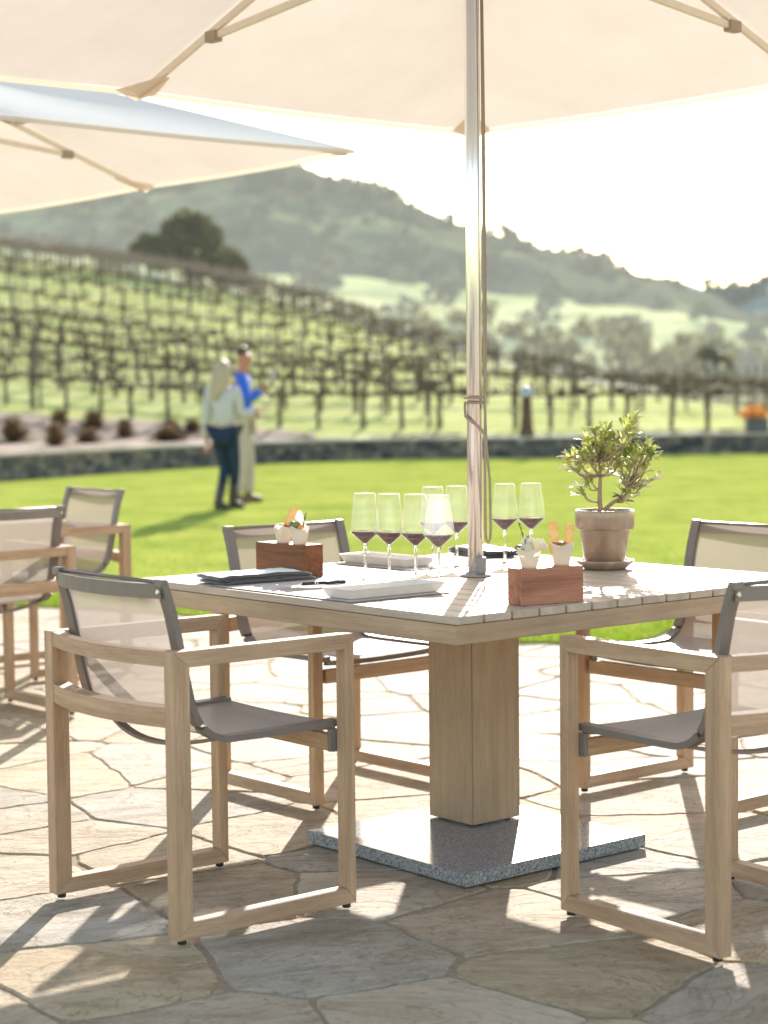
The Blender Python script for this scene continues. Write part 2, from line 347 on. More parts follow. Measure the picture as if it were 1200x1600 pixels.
# ------------------------------------------------------------------ mesh helper
class MB:
    def __init__(s): s.v = []; s.f = []; s.g = []; s.t = []; s.s = []
    def add(s, vs, fs, gc=None, tint=(1, 1, 1), smooth=False):
        o = len(s.v); s.v += [tuple(p) for p in vs]
        s.f += [tuple(i+o for i in f) for f in fs]; s.s += [smooth]*len(fs)
        s.g += gc if gc else [tuple(p) for p in vs]; s.t += [tint]*len(vs)
        return s
    def frombm(s, bm, long=(0, 0, 1), smooth=False, mat=None):
        L = Vector(long).normalized(); A = L.orthogonal().normalized(); B = L.cross(A)
        off = Vector((R.uniform(0, 9), R.uniform(0, 9), R.uniform(0, 9)))
        bm.verts.index_update()
        vs = [v.co.copy() for v in bm.verts]
        gc = [tuple(Vector((p.dot(A), p.dot(B), p.dot(L)))+off) for p in vs]
        if mat: vs = [mat @ p for p in vs]
        s.add(vs, [[v.index for v in f.verts] for f in bm.faces], gc, smooth=smooth)
        return s
    def box(s, c, size, rz=0, bev=.002, long=None, mat=None):
        bm = bmesh.new(); bmesh.ops.create_cube(bm, size=1)
        bmesh.ops.scale(bm, vec=size, verts=bm.verts)
        if bev: bmesh.ops.bevel(bm, geom=bm.edges[:], offset=bev, segments=2, affect='EDGES', profile=.6)
        if long is None:
            k = max(range(3), key=lambda i: size[i]); long = [0, 0, 0]; long[k] = 1
        m = Matrix.Translation(c) @ Matrix.Rotation(rz, 4, 'Z')
        if mat: m = mat @ m
        s.frombm(bm, long, mat=m); bm.free(); return s
    def prism(s, poly, axis, a, b, bev=.0015, long=(0, 0, 1), mat=None):
        """poly: 2D points; axis 'x': (y,z) plane extruded in x; 'z': (x,y) plane extruded in z."""
        def P(p, h): return (h, p[0], p[1]) if axis == 'x' else ((p[0], h, p[1]) if axis == 'y' else (p[0], p[1], h))
        bm = bmesh.new()
        v0 = [bm.verts.new(P(p, a)) for p in poly]; v1 = [bm.verts.new(P(p, b)) for p in poly]
        n = len(poly); bm.faces.new(v0[::-1]); bm.faces.new(v1)
        for i in range(n): bm.faces.new((v0[i], v0[(i+1) % n], v1[(i+1) % n], v1[i]))
        bmesh.ops.recalc_face_normals(bm, faces=bm.faces)
        if bev: bmesh.ops.bevel(bm, geom=bm.edges[:], offset=bev, segments=1, affect='EDGES')
        s.frombm(bm, long, mat=mat); bm.free(); return s
    def sweep(s, path, w, h, up=(0, 0, 1), bev=0):
        """rectangular section w (side) x h (up) along a polyline."""
        vs = []; n = len(path); U = Vector(up); gc = []; d = 0
        off = R.uniform(0, 9)
        for i, p in enumerate(path):
            p = Vector(p); t = (Vector(path[min(i+1, n-1)])-Vector(path[max(i-1, 0)])).normalized()
            sd = t.cross(U).normalized(); u = sd.cross(t).normalized()
            if i: d += (p-Vector(path[i-1])).length
            for a, b in ((-1, -1), (1, -1), (1, 1), (-1, 1)):
                vs.append(p+sd*(a*w/2)+u*(b*h/2)); gc.append((a*w/2+off, b*h/2, d+off))
        fs = []
        for i in range(n-1):
            for k in range(4): fs.append((i*4+k, i*4+(k+1) % 4, i*4+4+(k+1) % 4, i*4+4+k))
        fs += [(3, 2, 1, 0), tuple(range(4*n-4, 4*n))]
        s.add(vs, fs, gc); return s
    def tube(s, path, r, n=8, cap=True, smooth=True):
        m = len(path); vs = []; fs = []; gc = []; d = 0; prev = None
        rr = r if isinstance(r, (list, tuple)) else [r]*m
        for i, p in enumerate(path):
            p = Vector(p); t = (Vector(path[min(i+1, m-1)])-Vector(path[max(i-1, 0)]))
            t = t.normalized() if t.length > 1e-9 else Vector((0, 0, 1))
            if prev is None: a = t.orthogonal().normalized()
            else:
                a = prev-t*prev.dot(t); a = a.normalized() if a.length > 1e-6 else t.orthogonal().normalized()
            prev = a; b = t.cross(a)
            if i: d += (p-Vector(path[i-1])).length
            for k in range(n):
                th = 2*pi*k/n; vs.append(p+(a*cos(th)+b*sin(th))*rr[i]); gc.append((cos(th)*rr[i], sin(th)*rr[i], d))
        for i in range(m-1):
            for k in range(n): fs.append((i*n+k, i*n+(k+1) % n, i*n+n+(k+1) % n, i*n+n+k))
        s.add(vs, fs, gc, smooth=smooth)
        if cap:
            o = len(s.v)-m*n
            s.f += [tuple(o+k for k in range(n))[::-1], tuple(o+(m-1)*n+k for k in range(n))]; s.s += [False, False]
        return s
    def lathe(s, prof, n=24, c=(0, 0, 0), smooth=True, wob=0):
        vs = []; fs = []; m = len(prof)
        for r, z in prof:
            for k in range(n):
                th = 2*pi*k/n; q = r*(1+wob*sin(th*5+z*90))
                vs.append((c[0]+q*cos(th), c[1]+q*sin(th), c[2]+z))
        for i in range(m-1):
            for k in range(n): fs.append((i*n+k, i*n+(k+1) % n, i*n+n+(k+1) % n, i*n+n+k))
        if prof[0][0] > 1e-5: fs.append(tuple(range(n))[::-1])
        if prof[-1][0] > 1e-5: fs.append(tuple((m-1)*n+k for k in range(n)))
        s.add(vs, fs, smooth=smooth); return s
    def blob(s, c, rad, sub=2, amp=.15, seed=0, freq=2., smooth=True):
        bm = bmesh.new(); bmesh.ops.create_icosphere(bm, subdivisions=sub, radius=1)
        for v in bm.verts:
            k = 1+amp*noise.noise(v.co*freq+Vector((seed*3.1, seed*1.7, seed)))
            v.co = Vector((v.co.x*rad[0]*k+c[0], v.co.y*rad[1]*k+c[1], v.co.z*rad[2]*k+c[2]))
        s.frombm(bm, smooth=smooth); bm.free(); return s
    def build(s, name, mat, parent=None, label=None, loc=None):
        me = bpy.data.meshes.new(name); me.from_pydata(s.v, [], s.f); me.update()
        me.polygons.foreach_set('use_smooth', s.s)
        a = me.attributes.new('gc', 'FLOAT_VECTOR', 'POINT'); a.data.foreach_set('vector', [x for g in s.g for x in g])
        if any(t != (1, 1, 1) for t in s.t):
            a = me.attributes.new('tint', 'FLOAT_COLOR', 'POINT'); a.data.foreach_set('color', [x for g in s.t for x in (*g, 1)])
        me.materials.append(mat)
        o = bpy.data.objects.new(name, me); COL.objects.link(o)
        if parent: o.parent = parent
        if loc: o.location = loc
        if label: o['label'] = label
        return o

def tag(o, label=None, cat=None, group=None, kind=None):
    if label: o['label'] = label
    if cat: o['category'] = cat
    if group: o['group'] = group
    if kind: o['kind'] = kind
    return o
def thing(name, label, cat, loc=(0, 0, 0), rz=0, group=None):
    o = bpy.data.objects.new(name, None); COL.objects.link(o); o.empty_display_size = .1
    o.location = loc; o.rotation_euler = (0, 0, rz)
    return tag(o, label, cat, group)
def children(o): return [c for c in bpy.data.objects if c.parent == o]
def copy_tree(o, parent=None, kids=None):
    c = o.copy(); COL.objects.link(c)
    if parent: c.parent = parent
    for ch in children(o): copy_tree(ch, c)
    return c
def spline(pts, n):
    """Catmull-Rom through points."""
    P = [Vector(p) for p in pts]; P = [P[0]*2-P[1]]+P+[P[-1]*2-P[-2]]; out = []
    for i in range(1, len(P)-2):
        for k in range(n):
            t = k/n; a, b, c, d = P[i-1], P[i], P[i+1], P[i+2]
            out.append(.5*((2*b)+(c-a)*t+(2*a-5*b+4*c-d)*t*t+(3*b-a-3*c+d)*t**3))
    out.append(P[-2]); return out

TY = radians(39.91); TC = (.2527, 5.4192)
def T(a, b): return (TC[0]+cos(TY)*a-sin(TY)*b, TC[1]+sin(TY)*a+cos(TY)*b)
TZ = .74

# ------------------------------------------------------------------ camera
cam_d = bpy.data.cameras.new('camera'); cam = bpy.data.objects.new('camera', cam_d); COL.objects.link(cam); sc.camera = cam
cam_d.sensor_fit = 'VERTICAL'; cam_d.sensor_height = 36; cam_d.sensor_width = 27
cam_d.lens = 2968.98/1600*36
cam_d.clip_start = .05; cam_d.clip_end = 8000
p_, r_ = radians(3.4), radians(-.59)
rt = Vector((1, 0, 0)); up = Vector((0, sin(p_), cos(p_))); fw = Vector((0, cos(p_), -sin(p_)))
rt2 = rt*cos(r_)+up*sin(r_); up2 = up*cos(r_)-rt*sin(r_)
mw = Matrix(((rt2.x, up2.x, -fw.x, 0), (rt2.y, up2.y, -fw.y, 0), (rt2.z, up2.z, -fw.z, 1.2533), (0, 0, 0, 1)))
cam.matrix_world = mw
cam_d.dof.use_dof = True; cam_d.dof.focus_distance = 4.98; cam_d.dof.aperture_fstop = 2.9; cam_d.dof.aperture_blades = 0

# ------------------------------------------------------------------ light
SAZ, SEL = radians(6.2), radians(21.0)
sd = Vector((sin(SAZ)*cos(SEL), cos(SAZ)*cos(SEL), sin(SEL)))
ld = bpy.data.lights.new('sun', 'SUN'); ld.energy = 3.6; ld.angle = radians(.53); ld.color = (1, .95, .87)
lo = bpy.data.objects.new('sun', ld); COL.objects.link(lo); lo.rotation_euler = (-sd).to_track_quat('-Z', 'Y').to_euler()
w = bpy.data.worlds.new('World'); sc.world = w; w.use_nodes = True
sk = w.node_tree.nodes.new('ShaderNodeTexSky'); sk.sky_type = 'NISHITA'; sk.sun_disc = False
sk.sun_elevation = SEL; sk.sun_rotation = SAZ; sk.dust_density = .5; sk.air_density = 1.0
bg = w.node_tree.nodes['Background']; bg.inputs['Strength'].default_value = .15
wb = mixc(w.node_tree, 1, sk.outputs[0], (1.05, .95, .83), 'MULTIPLY')   # white balance of the photograph
w.node_tree.links.new(wb, bg.inputs['Color'])
sc.view_settings.view_transform = 'Standard'; sc.view_settings.look = 'None'; sc.view_settings.exposure = 0
sc.cycles.use_denoising = True
sc.cycles.film_exposure = 2.7   # the photograph is exposed for the shade: bright and high-key
sc.cycles.max_bounces = 12; sc.cycles.transparent_max_bounces = 24; sc.cycles.sample_clamp_indirect = 6

# ------------------------------------------------------------------ patio
def interp(pts, x):
    if x <= pts[0][0]: return pts[0][1]
    for (a, b), (c, d) in zip(pts, pts[1:]):
        if x <= c: return b+(d-b)*(x-a)/(c-a)
    return pts[-1][1]
EDGE = [(-9, 13.2), (-6, 12.6), (-3.5, 12.1), (-2.12, 11.56), (-1.6, 11.3), (-1.12, 10.95), (-.6, 10.4), (-.14, 9.97), (.3, 9.72), (.72, 9.58), (1.0, 9.5), (1.18, 9.49), (1.35, 9.66), (1.56, 10.1), (1.9, 11), (2.6, 12), (5, 13), (12, 14)]
def edge(x): return interp(EDGE, x)+.035*sin(x*9)+.02*sin(x*23+1)

def stones():
    seeds = [(-.16, 4.20), (.44, 4.06), (.30, 4.46), (-.62, 4.08), (.10, 3.74), (-.32, 3.66), (.80, 3.82), (-.80, 4.55), (-.40, 4.78), (-.05, 4.80), (.66, 4.74), (.92, 4.40), (1.1, 4.75), (-.98, 3.80),
             (-.94, 5.40), (-.70, 5.80), (-1.08, 6.25), (-1.02, 4.97), (-.62, 5.14), (.80, 5.94), (.80, 7.25), (.84, 5.28), (1.15, 4.1), (.3, 5.1), (.15, 5.6), (-.30, 5.40)]
    hand = list(seeds)
    y = .6; k = 0
    rr = random.Random(5)
    while y < 14.2:
        x = -7 + (.28 if k % 2 else 0)
        while x < 7:
            px, py = x+rr.uniform(-.24, .24), y+rr.uniform(-.22, .22)
            if min((px-a)**2+(py-b)**2 for a, b in hand) > (.34 if y < 4.6 else .27)**2 and rr.random() > .2: seeds.append((px, py))
            x += .56 if y < 4.6 else .47
        y += .50 if y < 4.6 else .37; k += 1
    mb = MB()
    for i, (sx, sy) in enumerate(seeds):
        near = sorted(((a-sx)**2+(b-sy)**2, a, b) for j, (a, b) in enumerate(seeds) if j != i and abs(a-sx) < 1.9 and abs(b-sy) < 1.9)[:22]
        poly = [(sx-.9, sy-.8), (sx+.9, sy-.8), (sx+.9, sy+.8), (sx-.9, sy+.8)]
        for d2, a, b in near:
            d = sqrt(d2); nx, ny = (a-sx)/d, (b-sy)/d
            # the shared joint: the same width seen from both stones
            jw = .0026+.013*max(0, noise.noise(Vector(((a+sx)*2.3, (b+sy)*2.3, 1)))*1.1+.12)
            lim = d/2-jw; out = []
            for q in range(len(poly)):
                p0, p1 = poly[q], poly[(q+1) % len(poly)]
                d0 = (p0[0]-sx)*nx+(p0[1]-sy)*ny-lim; d1 = (p1[0]-sx)*nx+(p1[1]-sy)*ny-lim
                if d0 <= 0: out.append(p0)
                if d0*d1 < 0:
                    t = d0/(d0-d1); out.append((p0[0]+t*(p1[0]-p0[0]), p0[1]+t*(p1[1]-p0[1])))
            poly = out
            if len(poly) < 3: break
        if len(poly) < 3: continue
        cx = sum(p[0] for p in poly)/len(poly); cy = sum(p[1] for p in poly)/len(poly)
        if cy > edge(cx)+.6: continue
        ring = []
        for q in range(len(poly)):
            p0, p1 = Vector((*poly[q], 0)), Vector((*poly[(q+1) % len(poly)], 0)); L = (p1-p0).length
            n = max(1, int(L/.022))
            for k2 in range(n):
                p = p0.lerp(p1, (k2+.0)/n)
                wv = Vector((noise.noise(p*3.1), noise.noise(p*3.1+Vector((7, 3, 0))), 0))*.020
                wv += Vector((noise.noise(p*13), noise.noise(p*13+Vector((5, 9, 0))), 0))*.011
                wv += Vector((noise.noise(p*41), noise.noise(p*41+Vector((5, 9, 0))), 0))*.005
                # round the corners a little
                cc = Vector((cx, cy, 0)); e = min(k2, n-k2)/max(n, 1)*L
                pull = .006*max(0, 1-e/.04)
                q2 = p+wv; dirc = (cc-q2); q2 += dirc.normalized()*pull if dirc.length > .05 else Vector()
                ring.append(q2)
        # resolve to two rings
        n = len(ring); cc = Vector((cx, cy, 0)); tz = .007; tx, ty = rr.uniform(-.005, .005), rr.uniform(-.005, .005)
        vs = [(p.x, p.y, 0.0) for p in ring]
        ins = []
        for p in ring:
            q2 = p+(cc-p).normalized()*.006; ins.append((q2.x, q2.y, tz+tx*(q2.x-cx)+ty*(q2.y-cy)))
        vs2 = [(a[0], a[1], b[2]-.004) for a, b in zip(vs, ins)]
        allv = vs+vs2+ins
        fs = []
        for q in range(n):
            fs.append((q, (q+1) % n, n+(q+1) % n, n+q)); fs.append((n+q, n+(q+1) % n, 2*n+(q+1) % n, 2*n+q))
        fs.append(tuple(range(2*n, 3*n)))
        t = rr.random(); warm = rr.uniform(-.02, .05); g = rr.uniform(.37, .48)
        tint = (g*1.10+warm*.6, g*.885+warm*.15, g*.645-warm*.5) if t < .8 else (g*1.06, g*.91, g*.73)
        ang = rr.uniform(-.5, .5)+radians(10); off = (rr.uniform(0, 50), rr.uniform(0, 50), rr.uniform(0, 9))
        gc = [((v[0]*cos(ang)+v[1]*sin(ang))*.8+off[0], (-v[0]*sin(ang)+v[1]*cos(ang))*1.25+off[1], v[2]+off[2]) for v in allv]
        gc = [(b, a*1.0, c) for a, b, c in gc]
        mb.add(allv, fs, gc, tint)
    o = mb.build('patio', M['stone'])
    tag(o, 'irregular tan flagstone paving of the terrace under the tables', None, None, 'structure')
    mb = MB(); mb.add([(-9, -6, .002), (9, -6, .002), (9, 14.5, .002), (-9, 14.5, .002)], [(0, 1, 2, 3)])
    tag(mb.build('patio_mortar', M['mortar']), None, None, None, 'structure')
stones()

# ------------------------------------------------------------------ ground, lawn, wall, vineyard slope
mb = MB(); mb.add([(-4000, -300, -1.2), (4000, -300, -1.2), (4000, 6000, -1.2), (-4000, 6000, -1.2)], [(0, 1, 2, 3)])
tag(mb.build('ground', M['hillA']), None, None, None, 'structure')
WALL = [(-30, 12.5), (-20, 15), (-12, 19), (-8.5, 24.8), (-6.06, 29.99), (-4.51, 33.55), (-2.5, 37.29), (.01, 39.27), (2.0, 39.3), (3.62, 38.95), (6.06, 40.5), (8.29, 41.0), (15, 42), (30, 43)]
def wally(x): return sum(interp(WALL, x+d) for d in (-.9, -.45, 0, .45, .9))/5
VS = [(-45, 10), (-28, 8.9), (-19.6, 8.0), (-12, 7.05), (-7.2, 6.15), (-3.5, 5.2), (0, 4.1), (5, 2.75), (9.8, 1.5), (14, .5), (19, -.6), (24, -.7)]
def vz(x, y):
    s = interp(VS, x)
    return .44+max(0, min(y, 99)-38.3)/58.7*s+.05*noise.noise(Vector((x*.4, y*.4, 2)))*min(1, max(0, (y-41)/6))

mb = MB(); vs = []; fs = []; nx, ny = 260, 26
for i in range(nx+1):
    x = -26+52*i/nx
    if abs(x) < 40: pass
    e = edge(x); wy = wally(x)
    for j in range(ny+1):
        t = (j/ny)**1.6; vs.append((x, e+(wy-.02-e)*t, .022+(0.006*noise.noise(Vector((x*1.3, t*40, 0))) if j else 0)))
for i in range(nx):
    for j in range(ny):
        a = i*(ny+1)+j; fs.append((a, a+ny+1, a+ny+2, a+1))
mb.add(vs, fs, smooth=True)
for i in range(nx):   # little turf lip down to the paving
    a = i*(ny+1); b = (i+1)*(ny+1)
    mb.add([vs[a], vs[b], (vs[b][0], vs[b][1]-.004, -.01), (vs[a][0], vs[a][1]-.004, -.01)], [(0, 3, 2, 1)])
tag(mb.build('lawn', M['lawn']), 'bright green sunlit lawn between terrace and stone wall', None, None, 'structure')

mb = MB(); rg = random.Random(3)
def blade(x, y, z, h):
    a = rg.uniform(0, 2*pi); wd = rg.uniform(.0016, .003); lx, ly = rg.gauss(0, .35)*h, rg.gauss(0, .35)*h
    c, s = cos(a)*wd, sin(a)*wd
    mb.add([(x-c, y-s, z), (x+c, y+s, z), (x+c*.6+lx*.5, y+s*.6+ly*.5, z+h*.6), (x-c*.6+lx*.5, y-s*.6+ly*.5, z+h*.6), (x+lx, y+ly, z+h)], [(0, 1, 2, 3), (3, 2, 4)])
for k in range(11000):
    x = rg.uniform(-3.2, 3.6); d = abs(rg.gauss(0, .45)); blade(x, edge(x)-.012+d, .018, rg.uniform(.018, .05)*(1.3 if d < .06 else 1))
for k in range(9000):
    y = rg.uniform(10, 17); x = rg.uniform(-.22, .22)*y
    if y > edge(x)+.2: blade(x, y, .018, rg.uniform(.02, .04))
tag(mb.build('grass_tufts', M['blade']), 'short grass blades along the lawn edge', 'grass', None, 'stuff')

def wall_build():
    wl = thing('retaining_wall', 'low dark stone wall along the far edge of the lawn', 'wall', (0, 39.3, 0))
    xs = [-24+i*.25 for i in range(int(50/.25)+1)]
    pts = [Vector((x, wally(x), 0)) for x in xs]
    def strip(off0, off1, z0, z1, name, mat, jit=0):
        mb = MB(); vs = []; fs = []
        for i, p in enumerate(pts):
            t = (pts[min(i+1, len(pts)-1)]-pts[max(i-1, 0)]).normalized(); n = Vector((-t.y, t.x, 0))
            j1 = jit*noise.noise(p*1.7); j2 = jit*noise.noise(p*1.3+Vector((4, 4, 4)))
            a = p+n*(off0+j1); b = p+n*off1
            for q, z in ((a, z0), (a, z1+j2), (b, z1+j2), (b, z0)): vs.append((q.x, q.y-39.3, z))
        for i in range(len(pts)-1):
            for k in range(4): fs.append((i*4+k, i*4+(k+1) % 4, i*4+4+(k+1) % 4, i*4+4+k))
        fs += [(0, 1, 2, 3), tuple(len(vs)-4+k for k in (3, 2, 1, 0))]
        mb.add(vs, fs); return mb.build(name, mat, wl)
    strip(0, .36, -.05, .40, 'wall_face', M['drystone'], .02)
    strip(-.03, .40, .402, .455, 'cap_stone', M['capstone'], .012)
wall_build()

mb = MB(); vs = []; fs = []; nx, ny = 170, 60
for i in range(nx+1):
    x = -60+110*i/nx; y0 = wally(x)+.30
    for j in range(ny+1):
        y = y0+(112-y0)*(j/ny)**1.25; vs.append((x, y, vz(x, y)))
for i in range(nx):
    for j in range(ny):
        a = i*(ny+1)+j; fs.append((a, a+ny+1, a+ny+2, a+1))
mb.add(vs, fs, smooth=True)
tag(mb.build('vineyard_slope', M['vground']), 'green grassy slope under the vineyard rows', None, None, 'structure')

mb = MB(); vs = []; fs = []; nx, ny = 60, 14
for i in range(nx+1):
    x = -16+14.6*i/nx; y0 = wally(x)+.36; y1 = interp([(-16, 46), (-8, 43.0), (-5.5, 42.2), (-3.2, 40.6), (-1.4, 39.5)], x)+.25*sin(x*2.1)
    y1 = max(y1, y0+.1)
    for j in range(ny+1):
        y = y0+(y1-y0)*j/ny; vs.append((x, y, vz(x, y)+.03+.03*noise.noise(Vector((x*2, y*2, 0)))))
for i in range(nx):
    for j in range(ny):
        a = i*(ny+1)+j; fs.append((a, a+ny+1, a+ny+2, a+1))
mb.add(vs, fs, smooth=True)
tag(mb.build('mulch_bed', M['mulch']), 'pale bark mulch bed behind the stone wall', None, None, 'structure')

def shrub(name, c, r, h, label, mat=None, seed=0):
    r *= 1.25; h *= 1.3
    mb = MB(); q = random.Random(seed)
    for k in range(300):
        a = q.uniform(0, 2*pi); e = q.uniform(0.05, 1.45); L = q.uniform(.55, 1.0)
        d = Vector((cos(a)*cos(e)*r, sin(a)*cos(e)*r, sin(e)*h))*L
        b = Vector((cos(a+1.3), sin(a+1.3), .2))*r*.07; m = d*.45
        mb.add([m*.2-b*.5, m*.2+b*.5, d+b*.6, d-b*.6], [(0, 1, 2, 3)])
    o = mb.build(name, mat or M['dryshrub'], loc=c); return tag(o, label, 'shrub', 'dry shrubs in the mulch bed')
for k, (x, y, r, h, lb) in enumerate([
    (-7.3, 37.6, .42, .42, 'large dry brown shrub at the far left of the mulch bed'),
    (-5.9, 34.3, .30, .36, 'rusty brown shrub just behind the wall, left part of the bed'),
    (-7.0, 41.2, .27, .30, 'small brown shrub highest up in the left of the mulch bed'),
    (-5.6, 36.2, .33, .26, 'low greenish brown shrub in the middle front of the mulch bed'),
    (-6.2, 40.6, .34, .33, 'dark brown clump paired at the back middle of the mulch bed'),
    (-5.3, 39.0, .25, .34, 'narrow upright brown shrub between the two groups of shrubs'),
    (-4.2, 37.2, .42, .27, 'wide low dark shrub close above the wall at the right of the bed'),
    (-4.4, 39.4, .32, .27, 'round dark shrub, left one of the pair at the right end of the bed'),
    (-4.0, 39.9, .26, .24, 'small brown shrub, right one of the pair at the right end of the bed')]):
    shrub('dry_shrub', (x, y, vz(x, y)+.02), r, h, lb, seed=k)

# ------------------------------------------------------------------ vineyard
ROW = 4.3
def rowy(x, k): return 40.9+.055*max(0, -x)**2*(1 if k < 3 else 1)*max(.25, 1-.06*k)+.02*max(0, x)*4+k*ROW
def vine_variant(seed):
    q = random.Random(seed); mb = MB()
    path = [(0, 0, -.08)]; x = y = 0
    for k in range(1, 6):
        x += q.uniform(-.03, .03); y += q.uniform(-.03, .03); path.append((x, y, .16*k))
    mb.tube(path, [.066, .058, .053, .05, .058, .066], 6)
    for s in (-1, 1):
        arm = [Vector((x, y, .78))]
        for k in range(1, 6): arm.append(Vector((x+s*.125*k, y+q.uniform(-.02, .02), .82+q.uniform(-.02, .02))))
        mb.tube(arm, [.055, .044, .040, .036, .034, .025], 5)
    c = MB()
    for k in range(18):
        px = q.uniform(-.62, .62); base = Vector((px, y, .83)); tip = base+Vector((q.uniform(-.06, .06), q.uniform(-.06, .06), q.uniform(.08, .34)))
        mid = base.lerp(tip, .5)+Vector((q.uniform(-.02, .02), 0, 0)); c.tube([base, mid, tip], [.016, .012, .006], 4)
    mb.tube([(x+.05, y+.02, -.1), (x+.06, y+.02, q.uniform(1.05, 1.3))], .015, 4)   # its stake
    for k in range(9):   # knotted head
        c.blob((q.gauss(0, .22), q.uniform(-.06, .06), q.uniform(.74, .96)), (q.uniform(.05, .09), .06, q.uniform(.04, .07)), 1, .5, k+seed)
    return mb, c
variants = []
for s in range(5):
    a, c = vine_variant(s); variants.append((a, c))
spots = []
for k in range(24):
    ph = R.uniform(0, 1)
    x = -26+ph
    while x < 26:
        y = rowy(x, k)
        if (k > 3 and k % 2) or (x > 1.5 and (k in (1, 3) or (k > 3 and R.random() < .5))): x += 1; continue   # the upper rows stand farther apart
        if y < 94 and abs(x) < .212*y+.6 and y > wally(x)+.7: spots.append((y, x+R.uniform(-.08, .08), k))
        x += .84 if k < 5 else .95
spots.sort()
protos = []
VG = 'bare grapevines in the vineyard rows'; VL = 'bare pruned grapevine with dark gnarled trunk and short canes in a vineyard row'
for i, (y, x, k) in enumerate(spots[:300]):
    if i < 5:
        mbv = MB()
        for src in variants[i]: mbv.add(src.v, src.f)
        o = mbv.build('grapevine', M['vine']); protos.append(o)
    else:
        o = protos[R.randrange(5)].copy(); COL.objects.link(o)
    tag(o, VL, 'grapevine', VG)
    s = R.uniform(.80, .98)
    o.location = (x, y, vz(x, y)); o.rotation_euler = (0, 0, R.choice((0, pi))+R.uniform(-.12, .12)-.1); o.scale = (s, s, s*1.05)
top = MB()
for ry in (94.5, 96.2, 97.6, 98.8):   # the brow of the slope, where the rows close up
    x = -22.
    while x < 22:
        if abs(x) < .22*ry and R.random() < interp([(-22, .9), (-6, .75), (0, .25), (6, 0)], x): src = variants[R.randrange(5)]; z = vz(x, ry); [top.add([(v[0]*.85+x, v[1]*.85+ry, v[2]*1.15+z) for v in q_.v], q_.f) for q_ in src]
        x += .5
tag(top.build('distant_vine_canes', M['cane']), 'brown band of bare vine canes along the top of the vineyard', 'grapevines', None, 'stuff')
mb = MB()
for (y, x, k) in spots[300:]:
    a, c = variants[R.randrange(5)]; z = vz(x, y)
    for src in (a, c):
        mb.add([(v[0]*.8+x, v[1]*.8+y, v[2]*.66+z) for v in src.v], src.f)
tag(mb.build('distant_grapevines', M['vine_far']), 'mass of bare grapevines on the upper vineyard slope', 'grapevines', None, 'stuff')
for k in range(14):
    if k > 3 and k % 2: continue
    xs = [x*.5 for x in range(-56, 57)]
    xs = [x for x in xs if abs(x) < .212*rowy(x, k)+2.5 and rowy(x, k) > wally(x)+.6]
    if len(xs) < 4: continue
    x0 = xs[len(xs)//2]
    words = ['front', 'second', 'third', 'fourth', 'fifth', 'sixth', 'seventh', 'eighth', 'ninth', 'tenth', 'eleventh', 'twelfth', 'thirteenth', 'fourteenth', 'fifteenth', 'sixteenth', 'seventeenth', 'eighteenth', 'nineteenth', 'twentieth', 'twenty-first', 'topmost']
    tr = thing('vine_trellis', 'stakes and wires of the %s vineyard row, counted up the slope from the wall' % words[k if k < 4 else 4+(k-4)//2], 'trellis', (0, 0, 0), 0, 'trellis rows of the vineyard')
    for z, r, m in ((.40, .014, 'glint_line'), (.70, .008, 'wire'), (1.0, .006, 'wire')) if k < 5 else ((.30, .030, 'glint_line'),):
        mb = MB(); mb.tube([(x, rowy(x, k), vz(x, rowy(x, k))+z) for x in xs], r, 4); mb.build('glinting_line' if m == 'glint_line' else 'wire', M[m], tr)
    for i, x in enumerate(xs[1::9]):
        y = rowy(x, k)+.03; h = 1.35+.1*sin(i*3+k)
        mb = MB(); mb.tube([(x, y, vz(x, y)-.1), (x+.01, y, vz(x, y)+h)], [.036, .034], 6); mb.build('stake', M['post'], tr)

# ------------------------------------------------------------------ hills
def hill(name, D, ridge, depth, foot, mat, label, amp, back=.4):
    mb = MB(); vs = []; fs = []
    x0, x1 = ridge[0][0], ridge[-1][0]; nx = 130; ny = 30; nb = 6
    for i in range(nx+1):
        x = x0+(x1-x0)*i/nx; zr = interp(ridge, x)
        for j in range(ny+nb+1):
            if j <= ny:
                t = j/ny; y = D-depth*(1-t); z = foot+(zr-foot)*(t*.55+.45*t*t*(3-2*t))
                z += amp*noise.fractal(Vector((x/depth*5, y/depth*5, D*.01)), 1, 2, 4)*sin(pi*min(1, t*1.02))*.9
                z += amp*.10*noise.noise(Vector((x/depth*40, y/depth*40, 0)))
            else:
                t = (j-ny)/nb; y = D+depth*back*t; z = zr-(zr-foot)*t*.8
            vs.append((x, y, z))
    m = ny+nb+1
    for i in range(nx):
        for j in range(ny+nb): a = i*m+j; fs.append((a, a+m, a+m+1, a+1))
    mb.add(vs, fs, smooth=True)
    return tag(mb.build(name, mat), label, None, None, 'structure')
RB = [(-218, 56.4), (-174.1, 64.6), (-130.2, 70.6), (-108.3, 72.5), (-86.4, 75.5), (-57.9, 79.5), (-42.6, 81.3), (-29.4, 82), (-20.7, 78.1), (-12, 75), (-3.2, 74), (5.5, 70.3), (9.8, 67.4), (22.9, 61.5), (40.4, 55.9), (57.8, 50.3), (73.1, 46.5), (84, 41.4), (92.7, 35.5), (105.8, 29.3), (132, 22.5), (175.7, 13.3), (260, 4)]
RA = [(-140, 27), (-87.2, 25), (-52.2, 23.8), (-34.7, 21), (-17.2, 18.3), (-4.9, 18), (.3, 17.5), (9.1, 16.3), (14.3, 15.5), (26.6, 14.4), (35.3, 13.2), (44.1, 11.6), (49.3, 9.6), (61.5, 5.7), (79, 3.4), (120, 1.5)]
RD = [(60, 4), (100, 16), (122.1, 31.2), (137.3, 37.1), (149.6, 46), (161.7, 50.4), (170.8, 51.2), (176.9, 54.7), (186.1, 57.6), (213.4, 66.3), (274.1, 71.7), (420, 70)]
